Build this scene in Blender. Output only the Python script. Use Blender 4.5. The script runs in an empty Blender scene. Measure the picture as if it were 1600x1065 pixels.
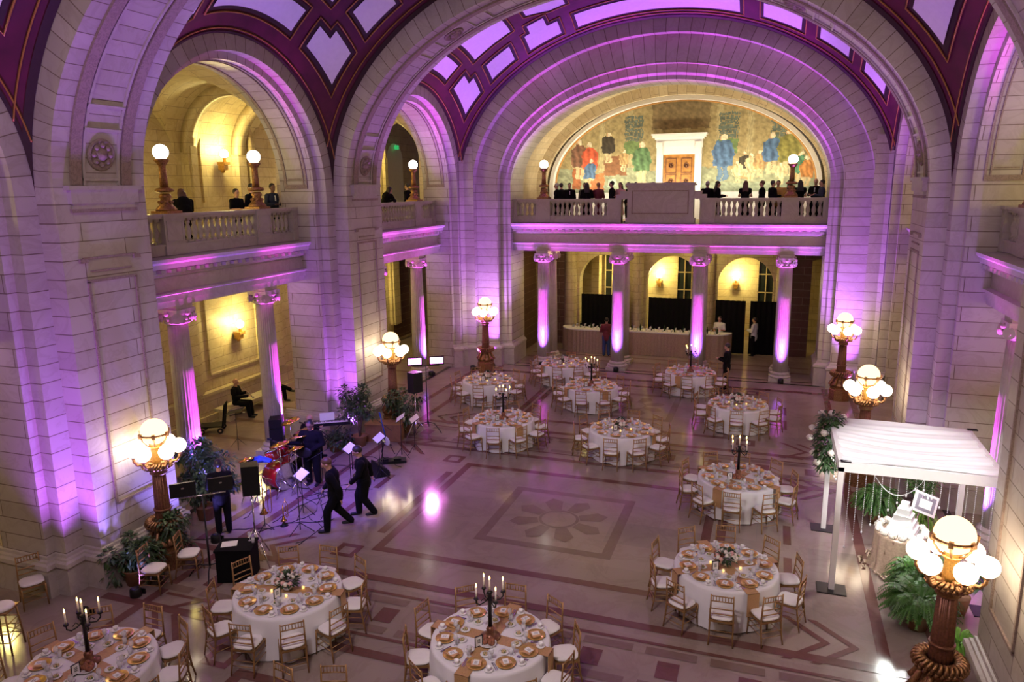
import bpy, bmesh, math, random
from math import sin, cos, pi, sqrt, radians, atan2
from mathutils import Vector, Matrix
from mathutils.geometry import delaunay_2d_cdt
random.seed(7)
SC = bpy.context.scene
COL = SC.collection
XC = -4.37            # axis of the hall
ZS = 7.55             # springing height of every arch
BAYS = [6.08, 15.65, 25.22]
# ------------------------------------------------------------------ materials
MATS = {}
def _nt(name):
    m = bpy.data.materials.new(name); m.use_nodes = True
    nt = m.node_tree; nt.nodes.clear()
    out = nt.nodes.new('ShaderNodeOutputMaterial'); b = nt.nodes.new('ShaderNodeBsdfPrincipled')
    nt.links.new(b.outputs[0], out.inputs[0]); MATS[name] = m
    return m, nt, b
def nd(nt, t, **k):
    n = nt.nodes.new(t)
    for a, v in k.items(): setattr(n, a, v)
    return n
def L(nt, a, b): nt.links.new(a, b)
def ramp(nt, fac, stops):
    r = nd(nt, 'ShaderNodeValToRGB'); e = r.color_ramp.elements
    while len(e) < len(stops): e.new(0.5)
    for i, (p, c) in enumerate(stops): e[i].position = p; e[i].color = (*c, 1)
    L(nt, fac, r.inputs[0]); return r.outputs[0]
def mix(nt, fac, a, b, mode='MIX'):
    m = nd(nt, 'ShaderNodeMix', data_type='RGBA', blend_type=mode)
    if isinstance(fac, (int, float)): m.inputs[0].default_value = fac
    else: L(nt, fac, m.inputs[0])
    for i, s in ((6, a), (7, b)):
        if isinstance(s, tuple): m.inputs[i].default_value = (*s, 1)
        else: L(nt, s, m.inputs[i])
    return m.outputs[2]
def plain(name, col, rough=.5, metal=0, var=.12, scale=9, spec=.5, emit=None, es=0, trans=0, alpha=1, sheen=0, bump=0, coat=0):
    m, nt, b = _nt(name)
    tc = nd(nt, 'ShaderNodeTexCoord'); n = nd(nt, 'ShaderNodeTexNoise'); n.inputs['Scale'].default_value = scale; n.inputs['Detail'].default_value = 3
    L(nt, tc.outputs['Object'], n.inputs['Vector'])
    c = ramp(nt, n.outputs['Fac'], [(.3, tuple(x * (1 - var) for x in col)), (.7, tuple(min(1, x * (1 + var)) for x in col))])
    L(nt, c, b.inputs['Base Color'])
    b.inputs['Roughness'].default_value = rough; b.inputs['Metallic'].default_value = metal
    b.inputs['Specular IOR Level'].default_value = spec
    if trans: b.inputs['Transmission Weight'].default_value = trans; b.inputs['IOR'].default_value = 1.3
    if sheen: b.inputs['Sheen Weight'].default_value = sheen
    if coat: b.inputs['Coat Weight'].default_value = coat
    if alpha < 1: b.inputs['Alpha'].default_value = alpha
    if emit: b.inputs['Emission Color'].default_value = (*emit, 1); b.inputs['Emission Strength'].default_value = es
    if bump:
        bp = nd(nt, 'ShaderNodeBump'); bp.inputs['Strength'].default_value = bump; bp.inputs['Distance'].default_value = .02
        L(nt, n.outputs['Fac'], bp.inputs['Height']); L(nt, bp.outputs[0], b.inputs['Normal'])
    return m
def marble(name, c1, c2, vein, mortar=(.30, .24, .19), bw=1.15, rh=.335, rough=.42, joints=True, veinscale=1.3, mort=.0085):
    m, nt, b = _nt(name)
    uv = nd(nt, 'ShaderNodeUVMap'); tc = nd(nt, 'ShaderNodeTexCoord')
    n1 = nd(nt, 'ShaderNodeTexNoise'); n1.inputs['Scale'].default_value = veinscale; n1.inputs['Detail'].default_value = 7; n1.inputs['Roughness'].default_value = .62; n1.inputs['Distortion'].default_value = 1.4
    L(nt, tc.outputs['Object'], n1.inputs['Vector'])
    n2 = nd(nt, 'ShaderNodeTexNoise'); n2.inputs['Scale'].default_value = .7; n2.inputs['Detail'].default_value = 2
    L(nt, tc.outputs['Object'], n2.inputs['Vector'])
    if joints:
        br = nd(nt, 'ShaderNodeTexBrick'); L(nt, uv.outputs[0], br.inputs['Vector'])
        br.inputs['Scale'].default_value = 1; br.inputs['Brick Width'].default_value = bw; br.inputs['Row Height'].default_value = rh
        br.inputs['Mortar Size'].default_value = mort; br.inputs['Mortar Smooth'].default_value = .3
        br.inputs['Color1'].default_value = (*c1, 1); br.inputs['Color2'].default_value = (*c2, 1); br.inputs['Mortar'].default_value = (*mortar, 1)
        base = br.outputs['Color']
    else:
        base = mix(nt, n2.outputs['Fac'], c1, c2)
    v = ramp(nt, n1.outputs['Fac'], [(.40, (1, 1, 1)), (.485, vein), (.53, (1, 1, 1))])
    c = mix(nt, .32, base, v, 'MULTIPLY')
    w = ramp(nt, n2.outputs['Fac'], [(.35, (.86, .84, .80)), (.65, (1.0, 1.0, 1.0))])
    c = mix(nt, .8, c, w, 'MULTIPLY')
    L(nt, c, b.inputs['Base Color']); b.inputs['Roughness'].default_value = rough; b.inputs['Specular IOR Level'].default_value = .35
    return m
marble('stone', (.57, .52, .485), (.46, .415, .375), (.72, .66, .60), mortar=(.20, .15, .12), bw=1.9, mort=.0105)
marble('stone_plain', (.56, .51, .48), (.48, .435, .405), (.66, .6, .54), joints=False)
marble('stone_carved', (.40, .31, .27), (.33, .25, .22), (.12, .07, .05), joints=False, veinscale=9, rough=.7)
marble('stone_warm', (.66, .56, .40), (.56, .46, .31), (.62, .5, .36), bw=1.3)  # yellower copy of the marble, warm gallery light put into the colour
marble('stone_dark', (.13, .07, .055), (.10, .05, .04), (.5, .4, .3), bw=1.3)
marble('floor_pale', (.345, .27, .235), (.29, .23, .20), (.72, .62, .58), mortar=(.3, .24, .22), bw=2.1, rh=1.05, rough=.13, veinscale=.9)
marble('floor_red', (.185, .085, .075), (.15, .07, .06), (.7, .6, .56), mortar=(.14, .08, .07), bw=1.6, rh=1.2, rough=.14)
marble('floor_tan', (.225, .155, .13), (.20, .14, .115), (.75, .66, .6), joints=False, rough=.17)
plain('floor_dark', (.03, .02, .02), .15)
plain('crimson', (.095, .006, .035), .5, var=.25, scale=3)
plain('black_paint', (.03, .008, .012), .6)
plain('gold_paint', (.42, .20, .05), .45, .3)
plain('ceiling_white', (.80, .78, .80), .7, var=.03)
plain('bronze', (.34, .18, .085), .38, .75, var=.35, scale=30, bump=.5)
plain('bronze_dark', (.20, .085, .05), .4, .55, var=.3, scale=30)
plain('gilt', (.62, .36, .10), .35, .8, var=.2, scale=40, bump=.3)
plain('chair_gold', (.36, .21, .085), .38, .55, var=.15)
plain('cushion', (.82, .79, .76), .85, var=.03)
plain('linen', (.78, .76, .78), .8, var=.03, scale=4)
plain('runner', (.52, .31, .14), .55, .2, var=.15, scale=60)
plain('charger', (.85, .58, .20), .30, .75, var=.08, scale=20)
plain('napkin', (.72, .42, .24), .7, var=.08)
plain('paper', (.85, .84, .82), .7, var=.02)
plain('ink', (.03, .03, .03), .7)
plain('porcelain', (.82, .80, .79), .25, var=.02)
plain('food', (.55, .42, .22), .6, var=.5, scale=80)
plain('salad', (.10, .20, .05), .6, var=.5, scale=80)
plain('bread', (.28, .10, .05), .6, var=.4, scale=30)
plain('petal_white', (.82, .76, .68), .6, var=.12, scale=40)
plain('petal_pink', (.72, .42, .38), .6, var=.15, scale=40)
plain('leaf_dark', (.035, .075, .025), .45, var=.5, scale=5)
plain('leaf_fern', (.05, .15, .022), .5, var=.4, scale=8)
plain('leaf_bright', (.22, .55, .08), .5, var=.3, scale=8)
plain('bark', (.10, .06, .04), .8)
plain('black_metal', (.012, .012, .014), .35, .3)
plain('black_cloth', (.004, .004, .005), .9, var=.2, spec=.15)
plain('black_plastic', (.008, .008, .010), .5, spec=.3, bump=.15, scale=60)
plain('chrome', (.70, .70, .72), .15, 1)
plain('brass', (.75, .45, .14), .18, 1)
plain('drum_red', (.42, .012, .012), .2, coat=.6)
plain('drum_head', (.10, .14, .22), .3)
plain('white_wood', (.78, .75, .75), .5, var=.02)
plain('white_fabric', (.86, .85, .86), .75, var=.02)
plain('champagne', (.50, .37, .27), .38, .35, var=.15, scale=25)
plain('icing', (.9, .9, .9), .4, var=.01)
plain('silver', (.55, .55, .58), .25, .9)
plain('grey_print', (.18, .18, .2), .6)
plain('skin', (.52, .29, .20), .55, var=.06)
plain('skin_dark', (.20, .10, .065), .55, var=.06)
plain('hair_dark', (.018, .012, .010), .5)
plain('hair_brown', (.10, .045, .02), .5)
plain('hair_blond', (.42, .27, .12), .5)
plain('hair_grey', (.35, .33, .31), .5)
plain('suit', (.0045, .004, .0055), .9, var=.2, spec=.15)
plain('navy', (.012, .02, .05), .7)
plain('shirt', (.75, .74, .74), .7, var=.03)
plain('maroon', (.16, .02, .03), .7)
plain('denim', (.03, .06, .16), .8)
plain('yellow_dress', (.45, .27, .05), .6)
plain('olive', (.10, .10, .04), .7)
plain('wood_door', (.36, .16, .035), .4, var=.3, scale=6)
plain('wax', (.85, .80, .74), .5, var=.02)
plain('glass_dark', (.02, .025, .03), .1)
plain('bottle_glass', (.02, .05, .02), .1, trans=.3)
plain('sign_green', (.02, .30, .08), .5, emit=(.05, .7, .2), es=.6)
plain('bench_stone', (.5, .44, .33), .5)
plain('guitar_blue', (.03, .08, .35), .25)
plain('guitar_white', (.7, .68, .66), .3)
plain('bag_blue', (.01, .06, .30), .6)
plain('card', (.25, .12, .05), .7)
# a simple clear glass
m, nt, b = _nt('glass'); b.inputs['Base Color'].default_value = (.9, .9, .95, 1); b.inputs['Roughness'].default_value = .06; b.inputs['Alpha'].default_value = .38; b.inputs['Specular IOR Level'].default_value = .9
m, nt, b = _nt('crystal'); b.inputs['Base Color'].default_value = (.9, .9, .95, 1); b.inputs['Roughness'].default_value = .05; b.inputs['Alpha'].default_value = .75; b.inputs['Specular IOR Level'].default_value = 1
def glow(name, col, s):
    m = bpy.data.materials.new(name); m.use_nodes = True; nt = m.node_tree; nt.nodes.clear()
    out = nt.nodes.new('ShaderNodeOutputMaterial'); e = nt.nodes.new('ShaderNodeEmission')
    e.inputs[0].default_value = (*col, 1); e.inputs[1].default_value = s; nt.links.new(e.outputs[0], out.inputs[0]); MATS[name] = m
glow('globe', (1.0, .80, .55), 14); glow('globe_top', (1.0, .66, .34), 2.6)
glow('globe_balcony', (1.0, .93, .80), 14); glow('flame', (1.0, .60, .12), 30); glow('sconce_glow', (1, .86, .45), 30)
glow('votive_glow', (1.0, .55, .10), 6); glow('led_pink', (1.0, .22, .92), 9); glow('uplight_lens', (1, .3, 1), 8)
# ------------------------------------------------------------------ mesh builder
class MB:
    def __init__(s): s.v = []; s.f = []; s.uv = []; s.sm = []
    def face(s, ids, uv=None, smooth=False): s.f.append(tuple(ids)); s.uv.append(uv); s.sm.append(smooth)
    def add(s, pts): n = len(s.v); s.v += [tuple(p) for p in pts]; return n
    def quad(s, a, b, c, d, uv=None):
        n = s.add([a, b, c, d]); s.face((n, n+1, n+2, n+3), uv)
    def box(s, c, d, rz=0, mat=None):
        cx, cy, cz = c; x, y, z = d[0]/2, d[1]/2, d[2]/2
        P = [(-x,-y,-z),(x,-y,-z),(x,y,-z),(-x,y,-z),(-x,-y,z),(x,-y,z),(x,y,z),(-x,y,z)]
        if mat is not None: P = [mat @ Vector(p) for p in P]
        elif rz: P = [(p[0]*cos(rz)-p[1]*sin(rz), p[0]*sin(rz)+p[1]*cos(rz), p[2]) for p in P]
        n = s.add([(p[0]+cx, p[1]+cy, p[2]+cz) for p in P])
        for q in ((0,3,2,1),(4,5,6,7),(0,1,5,4),(1,2,6,5),(2,3,7,6),(3,0,4,7)): s.face([n+i for i in q])
        return s
    def b2(s, x0, x1, y0, y1, z0, z1): return s.box(((x0+x1)/2, (y0+y1)/2, (z0+z1)/2), (abs(x1-x0), abs(y1-y0), abs(z1-z0)))
    def lathe(s, prof, c=(0,0,0), seg=16, smooth=True, flute=0, fd=0, M=None):
        ring = []
        for r, z in prof:
            P = []
            for i in range(seg):
                a = 2*pi*i/seg; rr = r*(1-fd*(abs(sin(a*flute/2))**.6 if flute else 0))
                p = Vector((rr*cos(a), rr*sin(a), z))
                if M is not None: p = M @ p
                P.append((p[0]+c[0], p[1]+c[1], p[2]+c[2]))
            ring.append(s.add(P))
        for k in range(len(prof)-1):
            a, b = ring[k], ring[k+1]
            for i in range(seg):
                j = (i+1) % seg; s.face((a+i, a+j, b+j, b+i), None, smooth)
        if prof[0][0] > 1e-5: s.face([ring[0]+i for i in reversed(range(seg))])
        if prof[-1][0] > 1e-5: s.face([ring[-1]+i for i in range(seg)])
        return s
    def sphere(s, c, r, seg=16, rings=8, sc=(1,1,1), M=None):
        prof = [(max(1e-6, sin(pi*k/rings))*1.0, -cos(pi*k/rings)) for k in range(rings+1)]
        ring = []
        for pr, pz in prof:
            P = []
            for i in range(seg):
                a = 2*pi*i/seg; p = Vector((pr*cos(a)*r*sc[0], pr*sin(a)*r*sc[1], pz*r*sc[2]))
                if M is not None: p = M @ p
                P.append((p[0]+c[0], p[1]+c[1], p[2]+c[2]))
            ring.append(s.add(P))
        for k in range(rings):
            for i in range(seg):
                j = (i+1) % seg; s.face((ring[k]+i, ring[k]+j, ring[k+1]+j, ring[k+1]+i), None, True)
        return s
    def tube(s, pts, r, seg=6, smooth=True):
        pts = [Vector(p) for p in pts]; R = r if isinstance(r, (list, tuple)) else [r]*len(pts)
        ring = []; up = Vector((0,0,1)); prev = None
        for k, p in enumerate(pts):
            t = (pts[min(k+1, len(pts)-1)] - pts[max(k-1, 0)]).normalized()
            if prev is None: a = t.cross(up) if abs(t.z) < .9 else t.cross(Vector((1,0,0)))
            else: a = prev - t*prev.dot(t)
            if a.length < 1e-6: a = t.orthogonal()
            a.normalize(); b = t.cross(a); prev = a
            ring.append(s.add([p + (a*cos(2*pi*i/seg) + b*sin(2*pi*i/seg))*R[k] for i in range(seg)]))
        for k in range(len(pts)-1):
            for i in range(seg):
                j = (i+1) % seg; s.face((ring[k]+i, ring[k]+j, ring[k+1]+j, ring[k+1]+i), None, smooth)
        s.face([ring[0]+i for i in reversed(range(seg))]); s.face([ring[-1]+i for i in range(seg)])
        return s
    def capsule(s, p0, r0, p1, r1, seg=10):
        p0, p1 = Vector(p0), Vector(p1); d = p1-p0
        if d.length < 1e-5: return s.sphere(p0, max(r0, r1), 10, 6)
        t = d.normalized(); P = []; R = []
        for k in range(4): a = pi/2*k/3.2; P.append(p0 - t*r0*cos(a)); R.append(max(1e-4, r0*sin(a)))
        P.append(p0); R.append(r0); P.append(p1); R.append(r1)
        for k in range(4): a = pi/2*(3.2-k)/3.2 if k < 3 else 0; P.append(p1 + t*r1*cos(a if a else 0)); R.append(max(1e-4, r1*sin(a)))
        return s.tube(P, R, seg)
    def prism(s, poly, z0, z1):
        n = len(poly); a = s.add([(x, y, z0) for x, y in poly]); b = s.add([(x, y, z1) for x, y in poly])
        s.face([a+i for i in reversed(range(n))]); s.face([b+i for i in range(n)])
        for i in range(n): j = (i+1) % n; s.face((a+i, a+j, b+j, b+i))
        return s
    def merge(s, o, M=None):
        n = len(s.v); s.v += [tuple(M @ Vector(p)) if M is not None else p for p in o.v]
        for f, u, m in zip(o.f, o.uv, o.sm): s.f.append(tuple(i+n for i in f)); s.uv.append(u); s.sm.append(m)
        return s
    def mesh(s, name, mat, autouv=True):
        me = bpy.data.meshes.new(name); me.from_pydata(s.v, [], s.f)
        if autouv:
            uvl = me.uv_layers.new(name='UVMap').data
            for p, u in zip(me.polygons, s.uv):
                if u is None:
                    nx, ny, nz = (abs(c) for c in p.normal)
                    k = (0, 1) if nz >= nx and nz >= ny else ((1, 2) if nx >= ny else (0, 2))
                for q, li in enumerate(p.loop_indices):
                    if u is None: co = me.vertices[me.loops[li].vertex_index].co; uvl[li].uv = (co[k[0]], co[k[1]])
                    else: uvl[li].uv = u[q]
        me.polygons.foreach_set('use_smooth', s.sm); me.materials.append(MATS[mat]); me.update()
        return me
    def build(s, name, mat, parent=None, autouv=True):
        o = bpy.data.objects.new(name, s.mesh(name, mat, autouv)); COL.objects.link(o)
        if parent is not None: o.parent = parent
        return o
def tag(o, label=None, cat=None, group=None, kind=None):
    if label: o['label'] = label
    if cat: o['category'] = cat
    if group: o['group'] = group
    if kind: o['kind'] = kind
    return o
def empty(name, loc=(0,0,0), rz=0, label=None, cat=None, group=None, kind=None):
    o = bpy.data.objects.new(name, None); COL.objects.link(o); o.location = loc; o.rotation_euler = (0, 0, rz); o.empty_display_size = .2
    return tag(o, label, cat, group, kind)
def kids(o): return [c for c in KIDS.get(o.name, [])]
KIDS = {}
def rec(o):
    KIDS.clear()
    for c in bpy.data.objects:
        if c.parent: KIDS.setdefault(c.parent.name, []).append(c)
def copy_tree(o, parent=None):
    c = o.copy(); COL.objects.link(c); c.parent = parent
    for ch in o.children: copy_tree(ch, c)
    return c
class Proto:
    """one finished thing that is placed first itself and then as copies"""
    def __init__(s, o):
        s.o = o; s.used = False; s.tree = None
    def _tree(s, o): return (o, [s._tree(c) for c in KIDS.get(o.name, [])])
    def _cp(s, t, parent):
        c = t[0].copy(); COL.objects.link(c); c.parent = parent
        for k in t[1]: s._cp(k, c)
        return c
    def put(s, loc, rz=0, label=None, group=None, scale=None):
        if s.tree is None: rec(None); s.tree = s._tree(s.o)
        o = s._cp(s.tree, None) if s.used else s.o
        s.used = True; o.location = loc; o.rotation_euler = (0, 0, rz)
        if scale: o.scale = (scale,)*3
        if label: o['label'] = label
        if group: o['group'] = group
        return o
def tri(verts_only=None): pass
def light(name, kind, loc, energy, color, size=.1, to=None, spot=None, blend=.5, sy=None):
    d = bpy.data.lights.new(name, kind); d.energy = energy; d.color = color
    o = bpy.data.objects.new(name, d); COL.objects.link(o); o.location = loc
    if kind == 'AREA':
        d.size = size
        if sy: d.shape = 'RECTANGLE'; d.size_y = sy
    elif kind in ('POINT', 'SPOT'): d.shadow_soft_size = size
    if spot: d.spot_size = radians(spot); d.spot_blend = blend
    if to is not None:
        o.rotation_euler = (Vector(to) - Vector(loc)).to_track_quat('-Z', 'Y').to_euler()
    return o
# ------------------------------------------------------------------ camera (fitted to the hall)
cam = bpy.data.cameras.new('camera'); co = bpy.data.objects.new('camera', cam); COL.objects.link(co)
cam.sensor_width = 36; cam.lens = 36*1157.3/1600; cam.clip_end = 200
p_, y_, r_ = 0.2057491, 0.34010623, -0.01165041
fwd = Vector((-sin(y_)*cos(p_), cos(y_)*cos(p_), -sin(p_))); right = Vector((cos(y_), sin(y_), 0)); up = right.cross(fwd)
rx = right*cos(r_) + up*sin(r_); uy = -right*sin(r_) + up*cos(r_)
co.matrix_world = Matrix(((rx.x, uy.x, -fwd.x, 0), (rx.y, uy.y, -fwd.y, 0), (rx.z, uy.z, -fwd.z, 7.6), (0, 0, 0, 1)))
SC.camera = co
# ------------------------------------------------------------------ hall geometry
def arc_path(n=40):
    """list of (kind, t): jamb up, arc, jamb down -> (cx, cz) factors"""
    P = [(-1.0, 0.0, None)]
    return P
def sweep(mb, prof, axis, c, zbase=0, n=44, v0=None, a0=0.0, a1=pi, jl=True, jr=True):
    """prof: list of (a, b, d). axis 'x': arch in x-z plane, d = y.  axis 'y': arch in y-z plane, d = x.  c = centre."""
    rows = []
    st = []
    if jl: st += [('j', -1, zbase), ('j', -1, (ZS+zbase)*.5), ]
    st += [('a', a0 + (a1-a0)*k/n) for k in range(n+1)]
    if jr: st += [('j', 1, (ZS+zbase)*.5), ('j', 1, zbase)]
    rm = sum(p[0]+p[1] for p in prof)/len(prof)/2
    rows = []; vs = []; length = 0
    for s_ in st:
        row = []
        for a, b, d in prof:
            if s_[0] == 'j': h, z = s_[1]*a, s_[2]
            else: h, z = -a*cos(s_[1]), ZS + b*sin(s_[1])
            row.append((c+h, d, z) if axis == 'x' else (d, c+h, z))
        rows.append(mb.add(row))
        if s_[0] == 'j': vs.append(s_[2] if s_[1] < 0 else 2*ZS + pi*rm - s_[2])
        else: vs.append(ZS + rm*s_[1])
    us = [0]
    for i in range(1, len(prof)):
        us.append(us[-1] + max(abs(prof[i][0]-prof[i-1][0]), abs(prof[i][2]-prof[i-1][2])))
    m = len(prof)
    for k in range(len(rows)-1):
        for i in range(m-1):
            a, b = rows[k]+i, rows[k+1]+i
            mb.face((a, a+1, b+1, b), [(us[i], vs[k]), (us[i+1], vs[k]), (us[i+1], vs[k+1]), (us[i], vs[k+1])])
def vault(al, be, yc):
    x = XC + 8.07*cos(al); y = yc + 3.77*cos(be)
    return Vector((x, y, ZS + sqrt((6.0*sin(al))**2 + (3.68*sin(be))**2)))
def vz(x, y, yc):
    T = 36*max(0, 1-((x-XC)/8.07)**2); S = 3.68**2*max(0, 1-((y-yc)/3.77)**2)
    return ZS + sqrt(T+S)
def vn(x, y, yc):
    e = .01; dx = (vz(x+e, y, yc)-vz(x-e, y, yc))/(2*e); dy = (vz(x, y+e, yc)-vz(x, y-e, yc))/(2*e)
    n = Vector((dx, dy, -1)); return n.normalized()
ceil = MB()
for yc in BAYS:
    NA, NB = 56, 30; g = []
    for i in range(NA+1):
        g.append(ceil.add([vault(pi*i/NA, pi*j/NB, yc) for j in range(NB+1)]))
    for i in range(NA):
        for j in range(NB): ceil.face((g[i]+j, g[i]+j+1, g[i+1]+j+1, g[i+1]+j), None, True)
ceiling = ceil.build('ceiling', 'crimson'); tag(ceiling, kind='structure')
def patch(mb, poly, yc, off, step=.16):
    """fill a plan polygon on the vault surface, lifted off it by off"""
    xs = [p[0] for p in poly]; ys = [p[1] for p in poly]
    pts = []; n = len(poly)
    for i in range(n):
        a, b = Vector(poly[i]), Vector(poly[(i+1) % n]); k = max(1, int((b-a).length/step))
        pts += [a + (b-a)*t/k for t in range(k)]
    nb = len(pts); edges = [(i, (i+1) % nb) for i in range(nb)]
    def inside(x, y):
        r = False
        for i in range(n):
            (x1, y1), (x2, y2) = poly[i], poly[(i+1) % n]
            if (y1 > y) != (y2 > y) and x < (x2-x1)*(y-y1)/(y2-y1)+x1: r = not r
        return r
    x = min(xs)+step/2
    while x < max(xs):
        y = min(ys)+step/2
        while y < max(ys):
            if inside(x, y) and min(abs(x-p[0])+abs(y-p[1]) for p in pts) > step*.5: pts.append(Vector((x, y)))
            y += step
        x += step
    vo, eo, fo, *_ = delaunay_2d_cdt([Vector((p[0], p[1])) for p in pts], edges, [], 1, 1e-5)
    P = []
    for p in vo:
        X, Y = XC+p[0], yc+p[1]; P.append(Vector((X, Y, vz(X, Y, yc))) + vn(X, Y, yc)*off)
    k = mb.add(P)
    for f in fo:
        c = sum((vo[i] for i in f), Vector((0, 0)))/len(f)
        if inside(c[0], c[1]): mb.face([k+i for i in f])
def grow(poly, d):
    n = len(poly); out = []
    area = sum(poly[i][0]*poly[(i+1) % n][1]-poly[(i+1) % n][0]*poly[i][1] for i in range(n))
    sg = 1 if area > 0 else -1
    for i in range(n):
        p0, p1, p2 = Vector(poly[i-1]), Vector(poly[i]), Vector(poly[(i+1) % n])
        e1 = (p1-p0).normalized(); e2 = (p2-p1).normalized()
        n1 = Vector((e1.y, -e1.x))*sg; n2 = Vector((e2.y, -e2.x))*sg
        q = n1+n2; q = q/max(.35, q.length_squared)*2 if q.length > 1e-6 else n1
        # orthogonal mitre
        out.append(tuple(p1 + (n1+n2)*d/ (1+max(-.5, n1.dot(n2)))))
    return out
def line_on(mb, path, yc, w, h, close=True):
    """raised moulding along a plan polyline on the vault"""
    pts = []; n = len(path); m = n if close else n-1
    for i in range(m):
        a, b = Vector(path[i]), Vector(path[(i+1) % n]); k = max(1, int((b-a).length/.2)); pts += [a+(b-a)*t/k for t in range(k)]
    if not close: pts.append(Vector(path[-1]))
    P = []
    for p in pts:
        X, Y = XC+p[0], yc+p[1]; P.append(Vector((X, Y, vz(X, Y, yc))) + vn(X, Y, yc)*h)
    if close: P.append(P[0])
    mb.tube(P, w, 5)
base = {
 'corner': [(-7.55,2.05),(-7.1,2.05),(-7.1,2.5),(-6.9,2.5),(-6.9,3.17),(-7.55,3.17)],
 'rect': [(-6.38,2.52),(-5.45,2.52),(-5.45,3.18),(-6.38,3.18)],
 'notch': [(-4.84,2.55),(-4.62,2.55),(-4.62,2.15),(-4.0,2.15),(-4.0,2.63),(-3.6,2.63),(-3.6,3.25),(-4.84,3.25)],
}
single = [[(-7.56,-1.42),(-7.08,-1.42),(-7.08,1.42),(-7.56,1.42)], [(-6.58,-1.88),(-5.16,-1.88),(-5.16,1.88),(-6.58,1.88)],
          [(-4.45,-1.55),(-3.7,-1.9),(-3.1,-1.9),(-3.1,1.9),(-3.7,1.9),(-4.45,1.55)]]
for bi, yc in enumerate(BAYS):
    polys = []
    for q in base.values():
        for sx in (1, -1):
            for sy in (1, -1): polys.append([(x*sx, y*sy) for x, y in q])
    for q in single:
        for sx in (1, -1): polys.append([(x*sx, y) for x, y in q])
    for sy in (1, -1): polys.append([(-2.97, 2.67*sy), (2.8, 2.67*sy), (2.8, 3.3*sy), (-2.97, 3.3*sy)])
    polys.append([(2.3*cos(a*pi/12), 1.9*sin(a*pi/12)) for a in range(24)])
    for q in polys:
        if bi == 0 and (sum(p[0] for p in q)/len(q) > -5 and sum(p[0] for p in q)/len(q) < 5): continue
        w = MB(); patch(w, q, yc, .05); w.build('ceiling_panel', 'ceiling_white', ceiling)
        k = MB(); patch(k, grow(q, .085), yc, .02); k.build('panel_border', 'black_paint', ceiling)
        g = MB(); line_on(g, grow(q, .13), yc, .022, .03); g.build('gilded_bead', 'gold_paint', ceiling)
    # dark edge bands and gilt lines beside the arches
    bk = MB(); gl = MB()
    for (lo, hi, N) in ((.0, .20, 60),):
        for side in (0, 1):
            r1 = []; r2 = []; r3 = []
            for i in range(N+1):
                al = .03 + (pi-.06)*i/N
                for lst, be in ((r1, .0), (r2, .24), (r3, .34)):
                    b_ = be if side == 0 else pi-be
                    p = vault(al, b_, yc); q = vn(p.x*.999+XC*.001, yc+(p.y-yc)*.999, yc); lst.append(p + q*.025)
            a = bk.add(r1); b = bk.add(r2)
            for i in range(N): bk.face((a+i, a+i+1, b+i+1, b+i))
            gl.tube(r3, .018, 5)
            r1 = []; r2 = []; r3 = []
            for i in range(N+1):
                be = .03 + (pi-.06)*i/N
                for lst, al in ((r1, .0), (r2, .10), (r3, .15)):
                    a_ = al if side == 0 else pi-al
                    p = vault(a_, be, yc); q = vn(XC+(p.x-XC)*.999, yc+(p.y-yc)*.999, yc); lst.append(p + q*.025)
            a = bk.add(r1); b = bk.add(r2)
            for i in range(N): bk.face((a+i, a+i+1, b+i+1, b+i))
            gl.tube(r3, .018, 5)
    bk.build('dark_border', 'black_paint', ceiling); gl.build('gilded_line', 'gold_paint', ceiling)
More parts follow.
